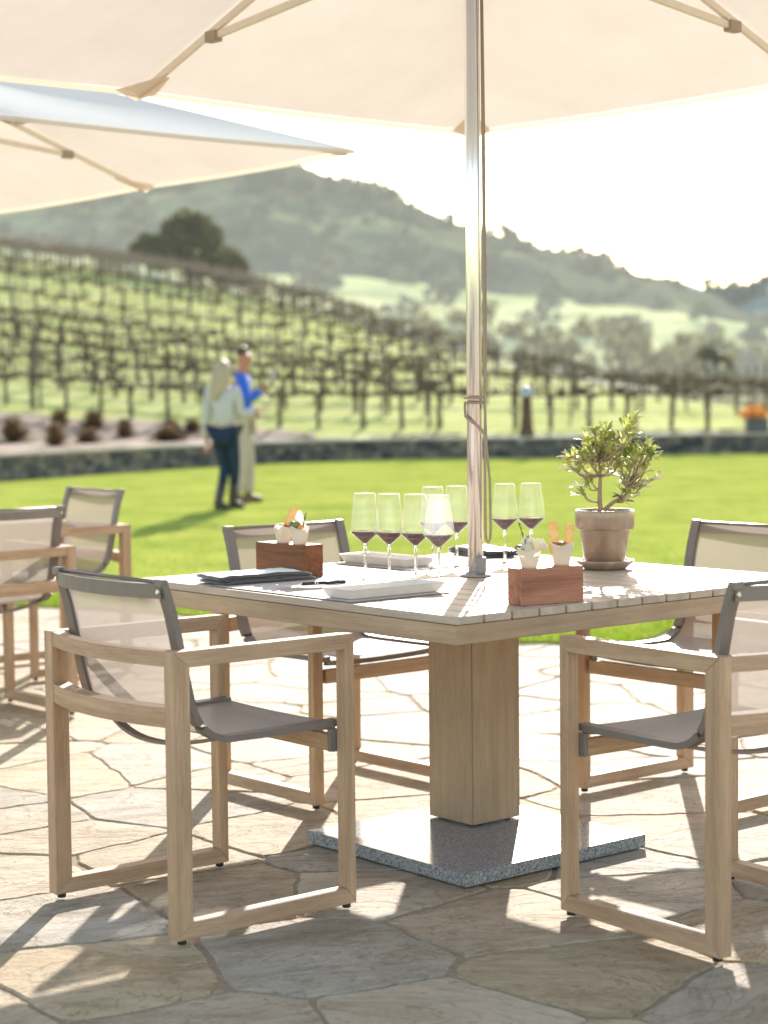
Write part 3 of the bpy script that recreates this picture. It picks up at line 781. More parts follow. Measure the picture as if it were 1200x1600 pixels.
RC = [(40, 40), (153.6, 92.2), (208.3, 106.7), (244.8, 112.3), (269, 113.8), (293.2, 105.8), (317.4, 95.4), (341.6, 90.3), (426.4, 83.4), (700, 95)]
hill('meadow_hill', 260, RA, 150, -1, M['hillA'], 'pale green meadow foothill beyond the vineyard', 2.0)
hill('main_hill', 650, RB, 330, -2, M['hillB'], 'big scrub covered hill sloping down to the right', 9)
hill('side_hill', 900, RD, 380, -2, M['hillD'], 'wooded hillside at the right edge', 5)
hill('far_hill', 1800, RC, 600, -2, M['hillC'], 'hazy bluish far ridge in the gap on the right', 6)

def crown(mb, c, rad, n, size, q, clumps=9):
    cs = []
    for k in range(clumps):
        a = q.uniform(0, 2*pi); e = q.uniform(-.5, 1.3); L = q.uniform(.35, .8)
        cs.append((Vector((cos(a)*cos(e)*rad[0]*L, sin(a)*cos(e)*rad[1]*L, sin(e)*rad[2]*L)), q.uniform(.32, .55)))
    for k in range(n):
        cc, cr = cs[k % clumps]
        d = Vector((q.gauss(0, 1), q.gauss(0, 1), q.gauss(0, 1))).normalized()*cr*q.uniform(.6, 1.05)
        p = Vector(c)+cc+Vector((d.x*rad[0], d.y*rad[1], d.z*rad[2]))
        u = Vector((q.gauss(0, 1), q.gauss(0, 1), q.gauss(0, 1))).normalized()*size*q.uniform(.6, 1.3); v = u.orthogonal().normalized()*size*q.uniform(.5, 1)
        mb.add([p-u-v*.3, p-u*.2+v, p+u+v*.2, p+u*.1-v], [(0, 1, 2, 3)])
def oak(loc, rad, n, size, label, mat, seed, clumps=12, trunk_h=None, group=None):
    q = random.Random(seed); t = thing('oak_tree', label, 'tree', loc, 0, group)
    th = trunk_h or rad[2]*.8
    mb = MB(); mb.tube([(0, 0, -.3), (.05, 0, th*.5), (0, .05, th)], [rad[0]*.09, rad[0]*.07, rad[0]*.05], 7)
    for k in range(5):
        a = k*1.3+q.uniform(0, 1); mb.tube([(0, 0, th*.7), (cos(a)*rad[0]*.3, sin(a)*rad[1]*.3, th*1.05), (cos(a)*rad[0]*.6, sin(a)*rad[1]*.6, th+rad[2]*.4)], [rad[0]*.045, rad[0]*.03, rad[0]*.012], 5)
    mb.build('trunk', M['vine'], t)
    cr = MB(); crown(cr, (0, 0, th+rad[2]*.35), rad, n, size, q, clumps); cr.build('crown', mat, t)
    return t
OG = 'dark trees at the top of the vineyard'
oak((-10.5, 105, 7.8), (1.9, 1.8, 1.95), 3000, .17, 'large round dark oak above the top of the vineyard', M['oak'], 1, 14, 1.3, OG)
oak((-8.7, 105.6, 7.1), (1.6, 1.4, 1.35), 1800, .16, 'dark bushy tree on the right side of the large oak', M['oak'], 2, 10, .7, OG)
oak((-13.0, 106, 8.2), (1.25, 1.2, 1.2), 1500, .16, 'smaller dark tree on the left side of the large oak', M['oak'], 3, 10, .7, OG)
oak((24.3, 140, 1.4), (1.7, 1.6, 1.7), 1500, .2, 'dark blue green tree in the valley on the right, above the stone wall', M['oak'], 4, 10, 1.0)

def surf(ridge, D, depth, foot, x, t):
    zr = interp(ridge, x); return foot+(zr-foot)*(t*.55+.45*t*t*(3-2*t))
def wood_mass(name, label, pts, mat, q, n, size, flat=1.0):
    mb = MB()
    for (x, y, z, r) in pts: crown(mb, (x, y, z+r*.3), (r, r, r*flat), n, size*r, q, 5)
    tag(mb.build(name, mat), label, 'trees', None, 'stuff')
q = random.Random(21); pts = []
for k in range(170):
    t = q.uniform(0, .50)**1.0; x = q.uniform(-8, 70) if q.random() < .9 else q.uniform(-40, 0); y = 260-150*(1-t)
    if x < 2 and t < .3: continue
    z = surf(RA, 260, 150, -1, x, t); pts.append((x*(y/230), y, z, q.uniform(1.3, 2.6)))
wood_mass('bare_woodland', 'grey brown leafless trees massed at the foot of the hills', pts, M['bare'], q, 90, .22, 1.1)
pts = []
for k in range(70):
    t = q.uniform(.15, .95); x = q.uniform(-60, 55); y = 260-150*(1-t); pts.append((x, y, surf(RA, 260, 150, -1, x, t), q.uniform(1.2, 3.0)))
wood_mass('scattered_trees', 'scattered green trees dotting the meadow foothill', pts, M['wood_far'], q, 90, .22, .9)
pts = []
for k in range(330):
    t = q.random()**.8*.95; x = q.uniform(-150, 120); y = 650-330*(1-t); z = surf(RB, 650, 330, -2, x, t)
    pts.append((x, y, z+(1 if t > .96 else 0), q.uniform(2.5, 6)*(.5 if t > .93 else 1)))
for k in range(46):
    x = q.uniform(-60, 110); pts.append((x, 650+q.uniform(-6, 4), interp(RB, x)-.5, q.uniform(.7, 1.5)))
wood_mass('hillside_scrub', 'dark oak scrub covering the main hill and its skyline', pts, M['wood_far'], q, 60, .24, .75)
pts = []
for k in range(110):
    t = q.random()**.7; x = q.uniform(100, 300); y = 900-380*(1-t); pts.append((x, y, surf(RD, 900, 380, -2, x, t), q.uniform(4, 9)))
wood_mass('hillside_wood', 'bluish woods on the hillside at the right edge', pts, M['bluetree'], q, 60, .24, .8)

# ------------------------------------------------------------------ wall top objects
bo = thing('bollard', 'dark post with a shiny domed cap standing behind the stone wall', 'bollard', (3.0, 39.75, .44))
mb = MB(); mb.lathe([(.17, 0), (.17, .1), (.14, .14), (.115, .45), (.105, .82)], 16); mb.build('post', M['bollard'], bo)
mb = MB(); mb.lathe([(.12, .82), (.13, .84), (.125, .93), (.09, 1.0), (.04, 1.03), (0, 1.035)], 16); mb.build('cap', M['cap_metal'], bo)
pl = thing('planter', 'dark square planter standing on the wall at the right edge', 'planter', (8.12, 41.35, .455))
mb = MB(); mb.prism([(-.22, -.22), (.22, -.22), (.22, .22), (-.22, .22)], 'z', 0, .26, .015); mb.box((0, 0, .275), (.5, .5, .04), bev=.01); mb.build('box', M['darkpot'], pl)
mb = MB(); qq = random.Random(4)
for k in range(240):
    p = Vector((qq.gauss(-.03, .14), qq.gauss(0, .12), .33+abs(qq.gauss(0, .10)))); s = .05
    u = Vector((qq.gauss(0, 1), qq.gauss(0, 1), qq.gauss(0, 1))).normalized()*s; v = u.orthogonal().normalized()*s
    mb.add([p-u, p+v, p+u, p-v], [(0, 1, 2, 3)])
f = mb.build('flower_clump', M['flower'], loc=(8.12, 41.35, .44)); tag(f, 'bright orange flowers growing in the dark planter', 'flowers', None, 'stuff')

# ------------------------------------------------------------------ chairs
CW, CD, CH = .587, .522, .675
def make_chair(label):
    t = thing('patio_armchair', label, 'chair')
    W, D, H = CW/2, CD/2, CH; th = .038; g = .012; rl, fl, ar, br = .046, .028, .038, .038
    for s in (-1, 1):
        xa, xb = (W-th, W) if s > 0 else (-W, -W+th)
        MB().prism([(-D, g), (-D, H), (-D+rl, H-ar), (-D+rl, g+br)], 'x', xa, xb, .0018, (0, 0, 1)).build('leg', M['teak'], t)
        MB().prism([(D, g), (D, H), (D-fl, H-ar), (D-fl, g+br)], 'x', xa, xb, .0018, (0, 0, 1)).build('leg', M['teak'], t)
        MB().prism([(-D, H), (D, H), (D-fl, H-ar), (-D+rl, H-ar)], 'x', xa, xb, .0018, (0, 1, 0)).build('armrest', M['teak'], t)
        MB().prism([(-D, g), (D, g), (D-fl, g+br), (-D+rl, g+br)], 'x', xa, xb, .0018, (0, 1, 0)).build('base_rail', M['teak'], t)
        for y in (-D+.025, D-.018):
            MB().lathe([(.011, 0), (.011, g+.002)], 10, ((xa+xb)/2, y, 0)).build('foot', M['rubber'], t)
    xi = W-th
    def arc(z, bulge, yoff, n=14): return [((-1+2*i/n)*(xi+.004), yoff-bulge*(1-(-1+2*i/n)**2), z) for i in range(n+1)]
    MB().sweep(arc(H-.0185, .042, -D+.020), .030, .035).build('back_rail', M['teak'], t)
    MB().sweep(arc(.522, .042, -D+.026), .042, .046).build('lower_rail', M['teak'], t)
    MB().box((0, D-.016, .400), (2*xi-.03, .022, .042), bev=.002).build('front_rail', M['teak'], t)
    for s in (-1, 1):
        MB().box((s*(xi-.006), D-.036, .412), (.011, .024, .056), bev=.002).build('bracket', M['rail'], t)
        mb = MB(); bm = bmesh.new(); bmesh.ops.create_cone(bm, cap_ends=True, segments=12, radius1=.006, radius2=.005, depth=.004)
        mb.frombm(bm, mat=Matrix.Translation((s*(xi-.0135), D-.034, .396)) @ Matrix.Rotation(pi/2, 4, 'Y')); bm.free(); mb.build('screw', M['screw'], t)
    prof = spline([(0, -.248, .826), (0, -.225, .755), (0, -.206, .67), (0, -.186, .575), (0, -.168, .515), (0, -.138, .475), (0, -.092, .453), (0, -.03, .450), (0, .08, .450), (0, .18, .451), (0, .248, .452)], 4)
    xs = .232
    for s in (-1, 1):
        MB().sweep([(s*xs, p.y, p.z) for p in prof], .033, .016, up=(0, -.6, .8)).build('sling_rail', M['rail'], t)
        # end caps and their brass screws at the top of the back
        MB().box((s*xs, -.250, .827), (.031, .022, .020), bev=.004).build('end_cap', M['frame'], t)
        mb = MB(); bm = bmesh.new(); bmesh.ops.create_cone(bm, cap_ends=True, segments=12, radius1=.0065, radius2=.0055, depth=.005)
        mb.frombm(bm, mat=Matrix.Translation((s*xs, -.258, .808)) @ Matrix.Rotation(pi/2-.26, 4, 'X')); bm.free(); mb.build('screw', M['screw'], t)
    n = 14
    MB().sweep([((-1+2*i/n)*(xs+.004), -.250-.045*(1-(-1+2*i/n)**2), .809) for i in range(n+1)], .007, .034).build('top_bar', M['frame'], t)
    MB().tube([(-xs, -.249, .829), (xs, -.249, .829)], .005, 6).build('top_rod', M['frame'], t)
    MB().sweep([((-1+2*i/n)*xs, -.100-.035*(1-(-1+2*i/n)**2), .452-.030*(1-(-1+2*i/n)**2)) for i in range(n+1)], .022, .008).build('seat_brace', M['frame'], t)
    MB().sweep([((-1+2*i/n)*xs, .243-.03*(1-(-1+2*i/n)**2), .440-.012*(1-(-1+2*i/n)**2)) for i in range(n+1)], .012, .014).build('seat_front_bar', M['frame'], t)
    # the mesh sling: back panel and seat panel
    def panel(i0, i1, name, mat, sag):
        vs = []; fs = []; nx = 12; P = prof[i0:i1]
        for i, p in enumerate(P):
            pn = P[min(i+1, len(P)-1)]-P[max(i-1, 0)]; nrm = Vector((0, -pn.z, pn.y)).normalized()
            if nrm.z < 0 and False: nrm = -nrm
            for k in range(nx+1):
                u = -1+2*k/nx; d = sag*(1-u*u)*(1 if i > 1 else .25*i)
                c = p-nrm*d*(-1)+nrm*.0; vs.append((u*(xs-.006), c.y, c.z))
        for i in range(len(P)-1):
            for k in range(nx): a = i*(nx+1)+k; fs.append((a, a+1, a+nx+2, a+nx+1))
        return MB().add(vs, fs, smooth=True).build(name, mat, t)
    panel(0, 22, 'back_sling', M['sling'], -.012)
    panel(21, len(prof), 'seat_sling', M['sling_seat'], -.004)
    return t
CG = 'teak sling armchairs on the terrace'
chairs = [((-.4638, 4.6506), -50.76, 'teak armchair in the left foreground, its mesh back towards us, nearest the black napkin'),
          ((.8052, 4.4679), 36.3, 'teak armchair cut off by the right edge in the foreground, seen from behind'),
          ((-.1668, 6.0854), -139.17, 'teak armchair behind the left of the table, its back rising behind the wooden block'),
          ((.9864, 5.8799), 130.33, 'teak armchair beyond the right of the table, right of the potted tree, facing the table'),
          ((-1.613, 7.50), 41, 'teak armchair at the left edge by the second table, its back towards us'),
          ((-1.19+.02, 8.40), 130, 'farthest teak armchair on the left, facing us, nearest the lawn')]
c0 = make_chair(chairs[0][2]); c0['group'] = CG
for i, ((x, y), a, lb) in enumerate(chairs):
    c = c0 if i == 0 else copy_tree(c0)
    c.location = (x, y, .012); c.rotation_euler = (0, 0, radians(a)); c['label'] = lb
# centre of the farthest chair from its near front corner (-1.57, 8.43)
c.location = (-1.57+.265+.2936*cos(radians(130))*1+.0, 8.43, .012)
yaw = radians(130); lx, ly = -CW/2, CD/2
c.location = (-1.57-(cos(yaw)*lx-sin(yaw)*ly), 8.43-(sin(yaw)*lx+cos(yaw)*ly), .012)

# ------------------------------------------------------------------ tables
S = 1.386
def make_table(label):
    t = thing('dining_table', label, 'table', (*TC, .012), TY)
    z0 = TZ-.012
    mb = MB(); n = 15; wd = S/n
    for i in range(n):
        x = -S/2+wd*(i+.5); mb.box((x, 0, z0-.010), (wd-.007, S, .020), bev=.0025, long=(0, 1, 0))
    mb.build('tabletop', M['slat'], t)
    h = S/2-.003; za, zb = z0-.068, z0-.0215; th = .03
    mb = MB()
    for k in range(4):
        m = Matrix.Rotation(k*pi/2, 4, 'Z')
        mb.prism([(-h, -h), (h, -h), (h-th, -h+th), (-h+th, -h+th)], 'z', za, zb, .0015, (1, 0, 0), mat=m)
    mb.box((0, 0, z0-.035), (S-.1, .12, .026), bev=0); mb.box((.3, .37, z0-.035), (.1, S/2-.15, .026), bev=0); mb.box((-.3, -.37, z0-.035), (.1, S/2-.15, .026), bev=0)
    mb.build('apron', M['apron'], t)
    pw = .1852/2; mb = MB()
    for k in range(4):
        m = Matrix.Rotation(k*pi/2, 4, 'Z'); mb.prism([(-pw+.001, -pw), (pw-.001, -pw), (pw-.012, -pw+.012), (-pw+.012, -pw+.012)], 'z', .040, z0-.05, .001, (0, 0, 1), mat=m)
    mb.box((0, 0, .3), (2*pw-.004, 2*pw-.004, .5), bev=0)
    mb.build('pedestal', M['pedestal'], t)
    pb = MB(); pb.box((-.1287, -.1408, .0175), (.6656, .6656, .035), rz=radians(39.3)-TY, bev=.0025); pb.build('base_plate', M['granite'], t)
    MB().box((-.1287-.30, -.1408+.30, .002), (.04, .04, .012), bev=.002).build('levelling_pad', M['porcelain'], t)
    return t
t0 = make_table('square slatted wooden table with pedestal on a grey granite plate, set with wine glasses')
t1 = copy_tree(t0); t1.location = (-2.35, 8.37, .012); t1['label'] = 'second slatted table at the left edge, mostly hidden behind an armchair'

# ------------------------------------------------------------------ umbrellas
def make_umbrella(label, loc, full, TY=TY):
    t = thing('patio_umbrella', label, 'umbrella', loc, TY, 'cream square patio umbrellas')
    a = 1.65; zr, za = 2.335, 2.93
    def cz(u, v):
        m = max(abs(u), abs(v)); r = min(abs(u), abs(v))/max(m, 1e-6)
        # cloth sags a little between the ribs
        return zr+(za-zr)*(1-m)-.035*sin(pi*min(1, m))*sin(pi*r)-.008*m*sin(pi*r)
    mb = MB(); ns, nm = 10, 16
    vs = [(0, 0, za)]; fs = []; tot = 8*ns
    for im in range(1, nm+1):
        m = im/nm
        for k in range(8):
            for j in range(ns):
                a0, a1 = k*pi/4, (k+1)*pi/4
                e0 = Vector((cos(a0), sin(a0)))/max(abs(cos(a0)), abs(sin(a0))); e1 = Vector((cos(a1), sin(a1)))/max(abs(cos(a1)), abs(sin(a1)))
                e = e0.lerp(e1, j/ns)*m; vs.append((e.x*a, e.y*a, cz(e.x, e.y)))
    for im in range(nm):
        for j in range(tot):
            j2 = (j+1) % tot
            if im == 0: fs.append((0, 1+j, 1+j2))
            else: b0 = 1+(im-1)*tot; b1 = 1+im*tot; fs.append((b0+j, b1+j, b1+j2, b0+j2))
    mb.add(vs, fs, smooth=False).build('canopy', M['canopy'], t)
    # hem round the rim
    rim = []
    for k in range(4):
        c, s = cos(k*pi/2), sin(k*pi/2)
        for i in range(20):
            u, v = -1+2*i/20, -1; rim.append((c*u*a-s*v*a, s*u*a+c*v*a, cz(u, v)-.004))
    rim.append(rim[0]); mb = MB()
    vs = []; fs = []
    for i, p in enumerate(rim):
        k = 1.0015; vs += [(p[0]*k, p[1]*k, p[2]+.004), (p[0]*k, p[1]*k, p[2]-.016)]
        if i: fs.append((2*i-2, 2*i, 2*i+1, 2*i-1))
    mb.add(vs, fs).build('hem', M['canopy_trim'], t)
    zs = 2.57
    for k in range(8):
        ang = k*pi/4; L = a*(sqrt(2) if k % 2 else 1.0)
        d = Vector((cos(ang), sin(ang), 0))
        p0 = d*(L*.985)+Vector((0, 0, zr-.020)); p1 = d*.05+Vector((0, 0, za-.045))
        rb = MB().sweep([p0, p1], .015, .021).build('rib', M['rib'], t)
        j = p0.lerp(p1, .27)+Vector((0, 0, -.018))
        MB().box(j, (.058, .034, .038), rz=ang, bev=.006).build('joint', M['joint'], rb)
        MB().sweep([j, d*.045+Vector((0, 0, zs))], .016, .022).build('strut', M['rib'], rb)
        side = Vector((-d.y, d.x, 0))
        # cloth pocket that holds the rib end
        e = d*(L*.998)+Vector((0, 0, zr-.010)); b = p0.lerp(p1, .10)+Vector((0, 0, -.018))
        wv = .085 if k % 2 == 0 else .08
        if k % 2 == 0: l, r2 = e+side*wv, e-side*wv
        else:
            l = e+(side-d).normalized()*wv*1.4; r2 = e+(-side-d).normalized()*wv*1.4
        up_ = Vector((0, 0, -.03))
        MB().add([l, e+up_, r2, b+side*.018, b-side*.018], [(0, 1, 3), (1, 4, 3), (1, 2, 4)]).build('pocket', M['canopy_trim'], rb)
    zb = TZ-.0 if full else TZ
    MB().lathe([(.022, .05), (.022, 3.12), (.0, 3.13)], 28).build('pole', M['steel'], t)
    MB().lathe([(.045, TZ+.001), (.045, TZ+.005), (.041, TZ+.008), (.030, TZ+.009), (.028, TZ+.014), (.023, TZ+.015)], 28).build('flange', M['frame_light'], t)
    MB().lathe([(.028, zs-.05), (.05, zs-.03), (.05, zs+.03), (.028, zs+.05)], 20).build('slider_hub', M['joint'], t)
    MB().lathe([(.03, za-.09), (.06, za-.07), (.06, za-.02), (.02, za)], 20).build('top_hub', M['joint'], t)
    # direction that points to the right of the photo in the umbrella's own frame
    rx = Vector((cos(-TY), sin(-TY), 0)); fx = Vector((cos(pi/2-TY), sin(pi/2-TY), 0))
    MB().box(rx*.016-fx*.012+Vector((0, 0, TZ+.034)), (.028, .030, .048), rz=-TY, bev=.006).build('sleeve', M['grey_plastic'], t)
    c = MB(); zw = 1.255
    def P(x, y, z): return rx*x+fx*y+Vector((0, 0, z))
    c.tube([P(.026, -.012, 2.9), P(.0285, -.014, 2.0), P(.0285, -.014, zw+.01), P(.033, -.012, zw-.14), P(.042, -.010, 1.02), P(.044, -.010, .875), P(.042, -.010, .85), P(.036, -.010, .838), P(.030, -.010, .85), P(.0285, -.012, .88), P(.0285, -.013, 1.1), P(.030, -.012, 1.2)], .0042, 6)
    c.tube([P(.026, .006, 2.9), P(.0335, .004, 2.0), P(.034, .0, 1.4), P(.029, -.004, 1.22)], .0040, 6)
    for k in range(2):
        z = zw-.014*k
        c.tube([P(.0268*cos(b_), .0268*sin(b_), z-.004*b_/6.3+.002) for b_ in [i*2*pi/24 for i in range(25)]], .0038, 6)
    c.tube([P(-.026, .004, zw-.045), P(-.0265, -.006, zw-.052), P(-.018, -.021, zw-.062), P(.0, -.027, zw-.075), P(.018, -.023, zw-.090), P(.028, -.014, zw-.105), P(.030, -.008, zw-.12)], .0042, 6)
    c.tube([P(-.0268, 0, zw-.016), P(-.0275, .003, zw-.03), P(-.026, .004, zw-.045)], .0038, 6)
    c.build('cord', M['cord'], t)
    return t
make_umbrella('large cream umbrella overhead, its steel pole rising through the set table', (.262, 5.452, 0), True, radians(42.3))
make_umbrella('cream umbrella over the left table, its pointed corner against the hills', (-2.435, 8.52, 0), False)

# ------------------------------------------------------------------ things on the table
def on_table(name, label, cat, a, b, rot=0, group=None, z=TZ+.0005):
    x, y = T(a, b); return thing(name, label, cat, (x, y, z), TY+rot, group)

def make_glass(label, veiled=False):
    t = thing('wine_glass', label, 'wine glass')
    MB().lathe([(.0, .0035), (.010, .0042), (.025, .0028), (.036, .0012), (.0368, .0005), (.036, 0), (0, 0)], 32).build('foot', M['glass'], t)
    MB().lathe([(.009, .004), (.0052, .010), (.0040, .03), (.0038, .075), (.0044, .090), (.0072, .0995), (.004, .1005)], 14).build('stem', M['stemglass'], t)
    MB().lathe([(.0005, .0995), (.008, .101), (.020, .112), (.034, .125), (.0432, .1335), (.0445, .139), (.0432, .150), (.0395, .185), (.0338, .222), (.0302, .244)], 40).build('bowl', M['glass_veiled'] if veiled else M['glass'], t)
    MB().tube([(.0302*cos(i*pi/20), .0302*sin(i*pi/20), .2443) for i in range(41)], .0008, 6, cap=False).build('rim', M['glassrim'], t)
    MB().lathe([(.0005, .1005), (.008, .1025), (.020, .1135), (.033, .126), (.0408, .1338), (.041, .1352), (0, .1352)], 36).build('wine', M['wine'], t)
    return t
def stem_mat():
    m, nt, b = new_mat('stem_glass'); b.inputs['Base Color'].default_value = (1, 1, 1, 1)
    f = noi(nt, coords(nt), 30, 2); lk(nt, ramp(nt, f, [(.3, .015), (.7, .03)]), b.inputs['Roughness'])
    b.inputs['Transmission Weight'].default_value = 1; b.inputs['IOR'].default_value = 1.47
    return m
M['stemglass'] = stem_mat()
GG = 'wine glasses with a little red wine'
gl = [((-.229, .206), 'leftmost wine glass of the front row of four on the table'),
      ((-.206, .126), 'second wine glass from the left in the front row of four'),
      ((-.179, .043), 'third wine glass from the left in the front row of four'),
      ((-.174, -.050), 'whitish wine glass at the right end of the front row, behind the white tray tip'),
      ((.152, .344), 'wine glass behind the front row, partly hidden by the whitish glass'),
      ((.232, .324), 'wine glass half hidden behind the steel umbrella pole'),
      ((.427, .316), 'wine glass just right of the umbrella pole'),
      ((.508, .281), 'rightmost wine glass on the table, behind the cup of white cheese')]
g0 = make_glass(gl[0][1]); gf = make_glass(gl[3][1], True)
for i, ((a, b), lb) in enumerate(gl):
    g = g0 if i == 0 else gf if i == 3 else copy_tree(g0)
    x, y = T(a, b); g.location = (x, y, TZ+.001); g.rotation_euler = (0, 0, TY+i*.7); tag(g, lb, 'wine glass', GG)

# wooden blocks with paper cups
def block(label, a, b, rot, L, Wd, H, mat, wavy):
    t = on_table('wooden_block', label, 'block', a, b, rot)
    n = 16; poly = [(-L/2, 0), (L/2, 0)]
    for i in range(n+1):
        u = 1-2*i/n; poly.append((u*L/2, H+(wavy*sin(u*3.6+.4))))
    MB().prism(poly, 'y', -Wd/2, Wd/2, .0012, (1, 0, 0)).build('body', mat, t)
    return t
bL = block('dark walnut block holding two paper cups, on the left of the table', -.314, .455, radians(90), .225, .078, .094, M['block'], 0)
bR = block('reddish cedar block with wavy top at the table front, holding two paper cups', -.325, -.622, radians(-9.5), .188, .062, .0915, M['cedar'], .0015)
def cup(label, a, b, z, h=.050, r=.029, tip=0):
    t = on_table('paper_cup', label, 'cup', a, b, R.uniform(0, 1), 'paper snack cups', z)
    mb = MB(); n = 28; vs = []; fs = []
    for ring, (rad, hh) in enumerate(((.0185, -.004), (.0205, .006), (r*.92, h*.72), (r, h))):
        for k in range(n):
            th = 2*pi*k/n; up_ = (tip*max(0, cos(th-.5))**6+.004*sin(th*3)) if ring == 3 else 0
            vs.append((rad*cos(th)*(1+.12*up_/.05), rad*sin(th)*(1+.12*up_/.05), hh+up_))
    for i in range(3):
        for k in range(n): fs.append((i*n+k, i*n+(k+1) % n, i*n+n+(k+1) % n, i*n+n+k))
    fs.append(tuple(range(n))[::-1])
    mb.add(vs, fs, smooth=True).build('wall', M['cup'], t)
    # overlapped seam of the rolled card
    MB().add([(.0206, .0012, .004), (.0206, -.0012, .004), (r+.0006, -.0014, h), (r+.0006, .0014, h)], [(0, 1, 2, 3)]).build('seam', M['paper'], t)
    return t
ZB = TZ+.094
cA, cB, cC, cD = (-.316, .478), (-.322, .392), (-.372, -.612), (-.276, -.630)
cup('paper cup of red nuts with a thick cracker, left one on the walnut block', *cA, ZB)
cup('paper cup with raised paper point and olives, right one on the walnut block', *cB, ZB, tip=.045)
cup('paper cup of white cheese and rosemary, left one on the cedar block', *cC, ZB-.0015, h=.046, r=.031)
cup('paper cup with two cracker sticks, right one on the cedar block', *cD, ZB-.001, h=.054, r=.031)
def nuts(a, b, z, r, label, n=42):
    mb = MB(); q = random.Random(int(abs(a)*999))
    for k in range(n):
        th = q.uniform(0, 2*pi); d = r*sqrt(q.random())
        mb.blob((d*cos(th), d*sin(th), q.uniform(-.004, .006)), (q.uniform(.004, .007), q.uniform(.004, .006), q.uniform(.003, .005)), 1, .3, k)
    x, y = T(a, b); o = mb.build('nut_mix', M['nut'], loc=(x, y, z)); tag(o, label, 'nuts', None, 'stuff')
nuts(*cA, ZB+.047, .024, 'reddish nuts heaped in the left cup of the walnut block')
nuts(*cD, ZB+.049, .025, 'red nuts filling the cup with two cracker sticks')
def filler(a, b, z, r, mat, name, label, cat):
    mb = MB(); mb.blob((0, 0, 0), (r, r, .008), 2, .35, 3, 4); x, y = T(a, b); tag(mb.build(name, mat, loc=(x, y, z)), label, cat)
def stick(a, b, z, w_, th_, L, tilt, lean, label):
    x, y = T(a, b)
    mb = MB(); bm = bmesh.new(); bmesh.ops.create_cube(bm, size=1); bmesh.ops.scale(bm, vec=(w_, th_, L), verts=bm.verts)
    bmesh.ops.bevel(bm, geom=bm.edges[:], offset=.002, segments=2, affect='EDGES')
    bmesh.ops.translate(bm, vec=(0, 0, L/2), verts=bm.verts); mb.frombm(bm); bm.free()
    o = mb.build('cracker_stick', M['cracker'], loc=(x, y, z)); o.rotation_euler = (lean, tilt, .2); return tag(o, label, 'cracker', 'cracker sticks in the cups')
stick(-.300, .480, ZB+.035, .034, .018, .070, .42, -.1, 'thick pale cracker leaning out of the left cup on the walnut block')
stick(-.294, -.622, ZB+.030, .024, .010, .078, -.02, -.05, 'taller left cracker stick in the right cup of the cedar block')
stick(-.262, -.638, ZB+.030, .022, .010, .072, .06, .02, 'shorter right cracker stick in the right cup of the cedar block')
for k, (da, db, dz, lb) in enumerate([(-.012, .018, .056, 'left green olive in the cup with the paper point'), (-.012, -.004, .056, 'right green olive in the cup with the paper point')]):
    x, y = T(cB[0]+da, cB[1]+db); tag(MB().blob((0, 0, 0), (.0115, .0115, .0115), 3, .05, k).build('green_olive', M['olive'], loc=(x, y, ZB+dz)), lb, 'olive', 'green olives')
for k, (da, db, dz, lb) in enumerate([(-.017, .009, .049, 'left orange dried fruit piece below the olives'), (-.012, -.020, .053, 'right orange dried fruit piece beside the olives')]):
    x, y = T(cB[0]+da, cB[1]+db); o = MB().blob((0, 0, 0), (.011, .006, .006), 2, .3, k+5).build('dried_fruit', M['carrot'], loc=(x, y, ZB+dz)); o.rotation_euler = (.2, -.5, k); tag(o, lb, 'dried fruit', 'orange dried fruit pieces')
filler(*cB, ZB+.044, .024, M['cheese'], 'cheese_crumble', 'pale filling in the cup with the olives', 'cheese')
for k, (da, db, dz, r, lb) in enumerate([(.004, .004, .058, .018, 'large pointed white cheese chunk in the left cup of the cedar block'), (.012, -.022, .056, .016, 'white cheese chunk on the right rim of the cheese cup'), (-.010, -.006, .048, .017, 'low pale cheese piece at the front of the cheese cup'), (.022, -.030, .050, .010, 'small white cheese crumb at the right of the cheese cup')]):
    x, y = T(cC[0]+da, cC[1]+db); tag(MB().blob((0, 0, 0), (r, r, r*.9), 2, .55, k+2, 1.6, smooth=False).build('cheese_chunk', M['cheese'], loc=(x, y, ZB+dz)), lb, 'cheese', 'white cheese chunks')
def sprig(a, b, z, h, lean, label, seed):
    q = random.Random(seed); mb = MB(); P = [Vector((lean*h*t*t, 0, h*t)) for t in [i/8 for i in range(9)]]
    mb.tube(P, [.0016-.0001*i for i in range(9)], 5)
    for k in range(46):
        t = q.uniform(.12, 1); p = Vector((lean*h*t*t, 0, h*t)); a_ = q.uniform(0, 2*pi); L = q.uniform(.007, .013)*(1.15-t*.4)
        d = Vector((cos(a_)*.7, sin(a_)*.7, .75)).normalized()*L; s = d.cross(Vector((0, 0, 1))).normalized()*.0009
        mb.add([p-s, p+s, p+d+s*.5, p+d-s*.5], [(0, 1, 2, 3)])
    x, y = T(a, b); o = mb.build('rosemary_sprig', M['rosemary'], loc=(x, y, z)); o.rotation_euler = (0, 0, 0); return tag(o, label, 'herb', 'rosemary sprigs')
sprig(cB[0]+.005, cB[1]-.012, ZB+.045, .048, .18, 'thin rosemary sprig in the cup with the olives', 1)
sprig(cC[0]+.0, cC[1]+.016, ZB+.040, .066, -.22, 'tall rosemary sprig in the cheese cup', 2)
sprig(cC[0]-.012, cC[1]+.004, ZB+.040, .036, .3, 'short rosemary sprig at the front of the cheese cup', 3)
for k, (da, db) in enumerate(((-.014, .020), (-.016, -.006))):
    x, y = T(cC[0]+da, cC[1]+db); tag(MB().blob((0, 0, 0), (.014, .009, .008), 2, .2, k+8).build('green_olive', M['olive'], loc=(x, y, ZB+.046)), ['dark green olive at the left of the cheese cup', 'green olive under the cheese at the front of the cheese cup'][k], 'olive', 'green olives')

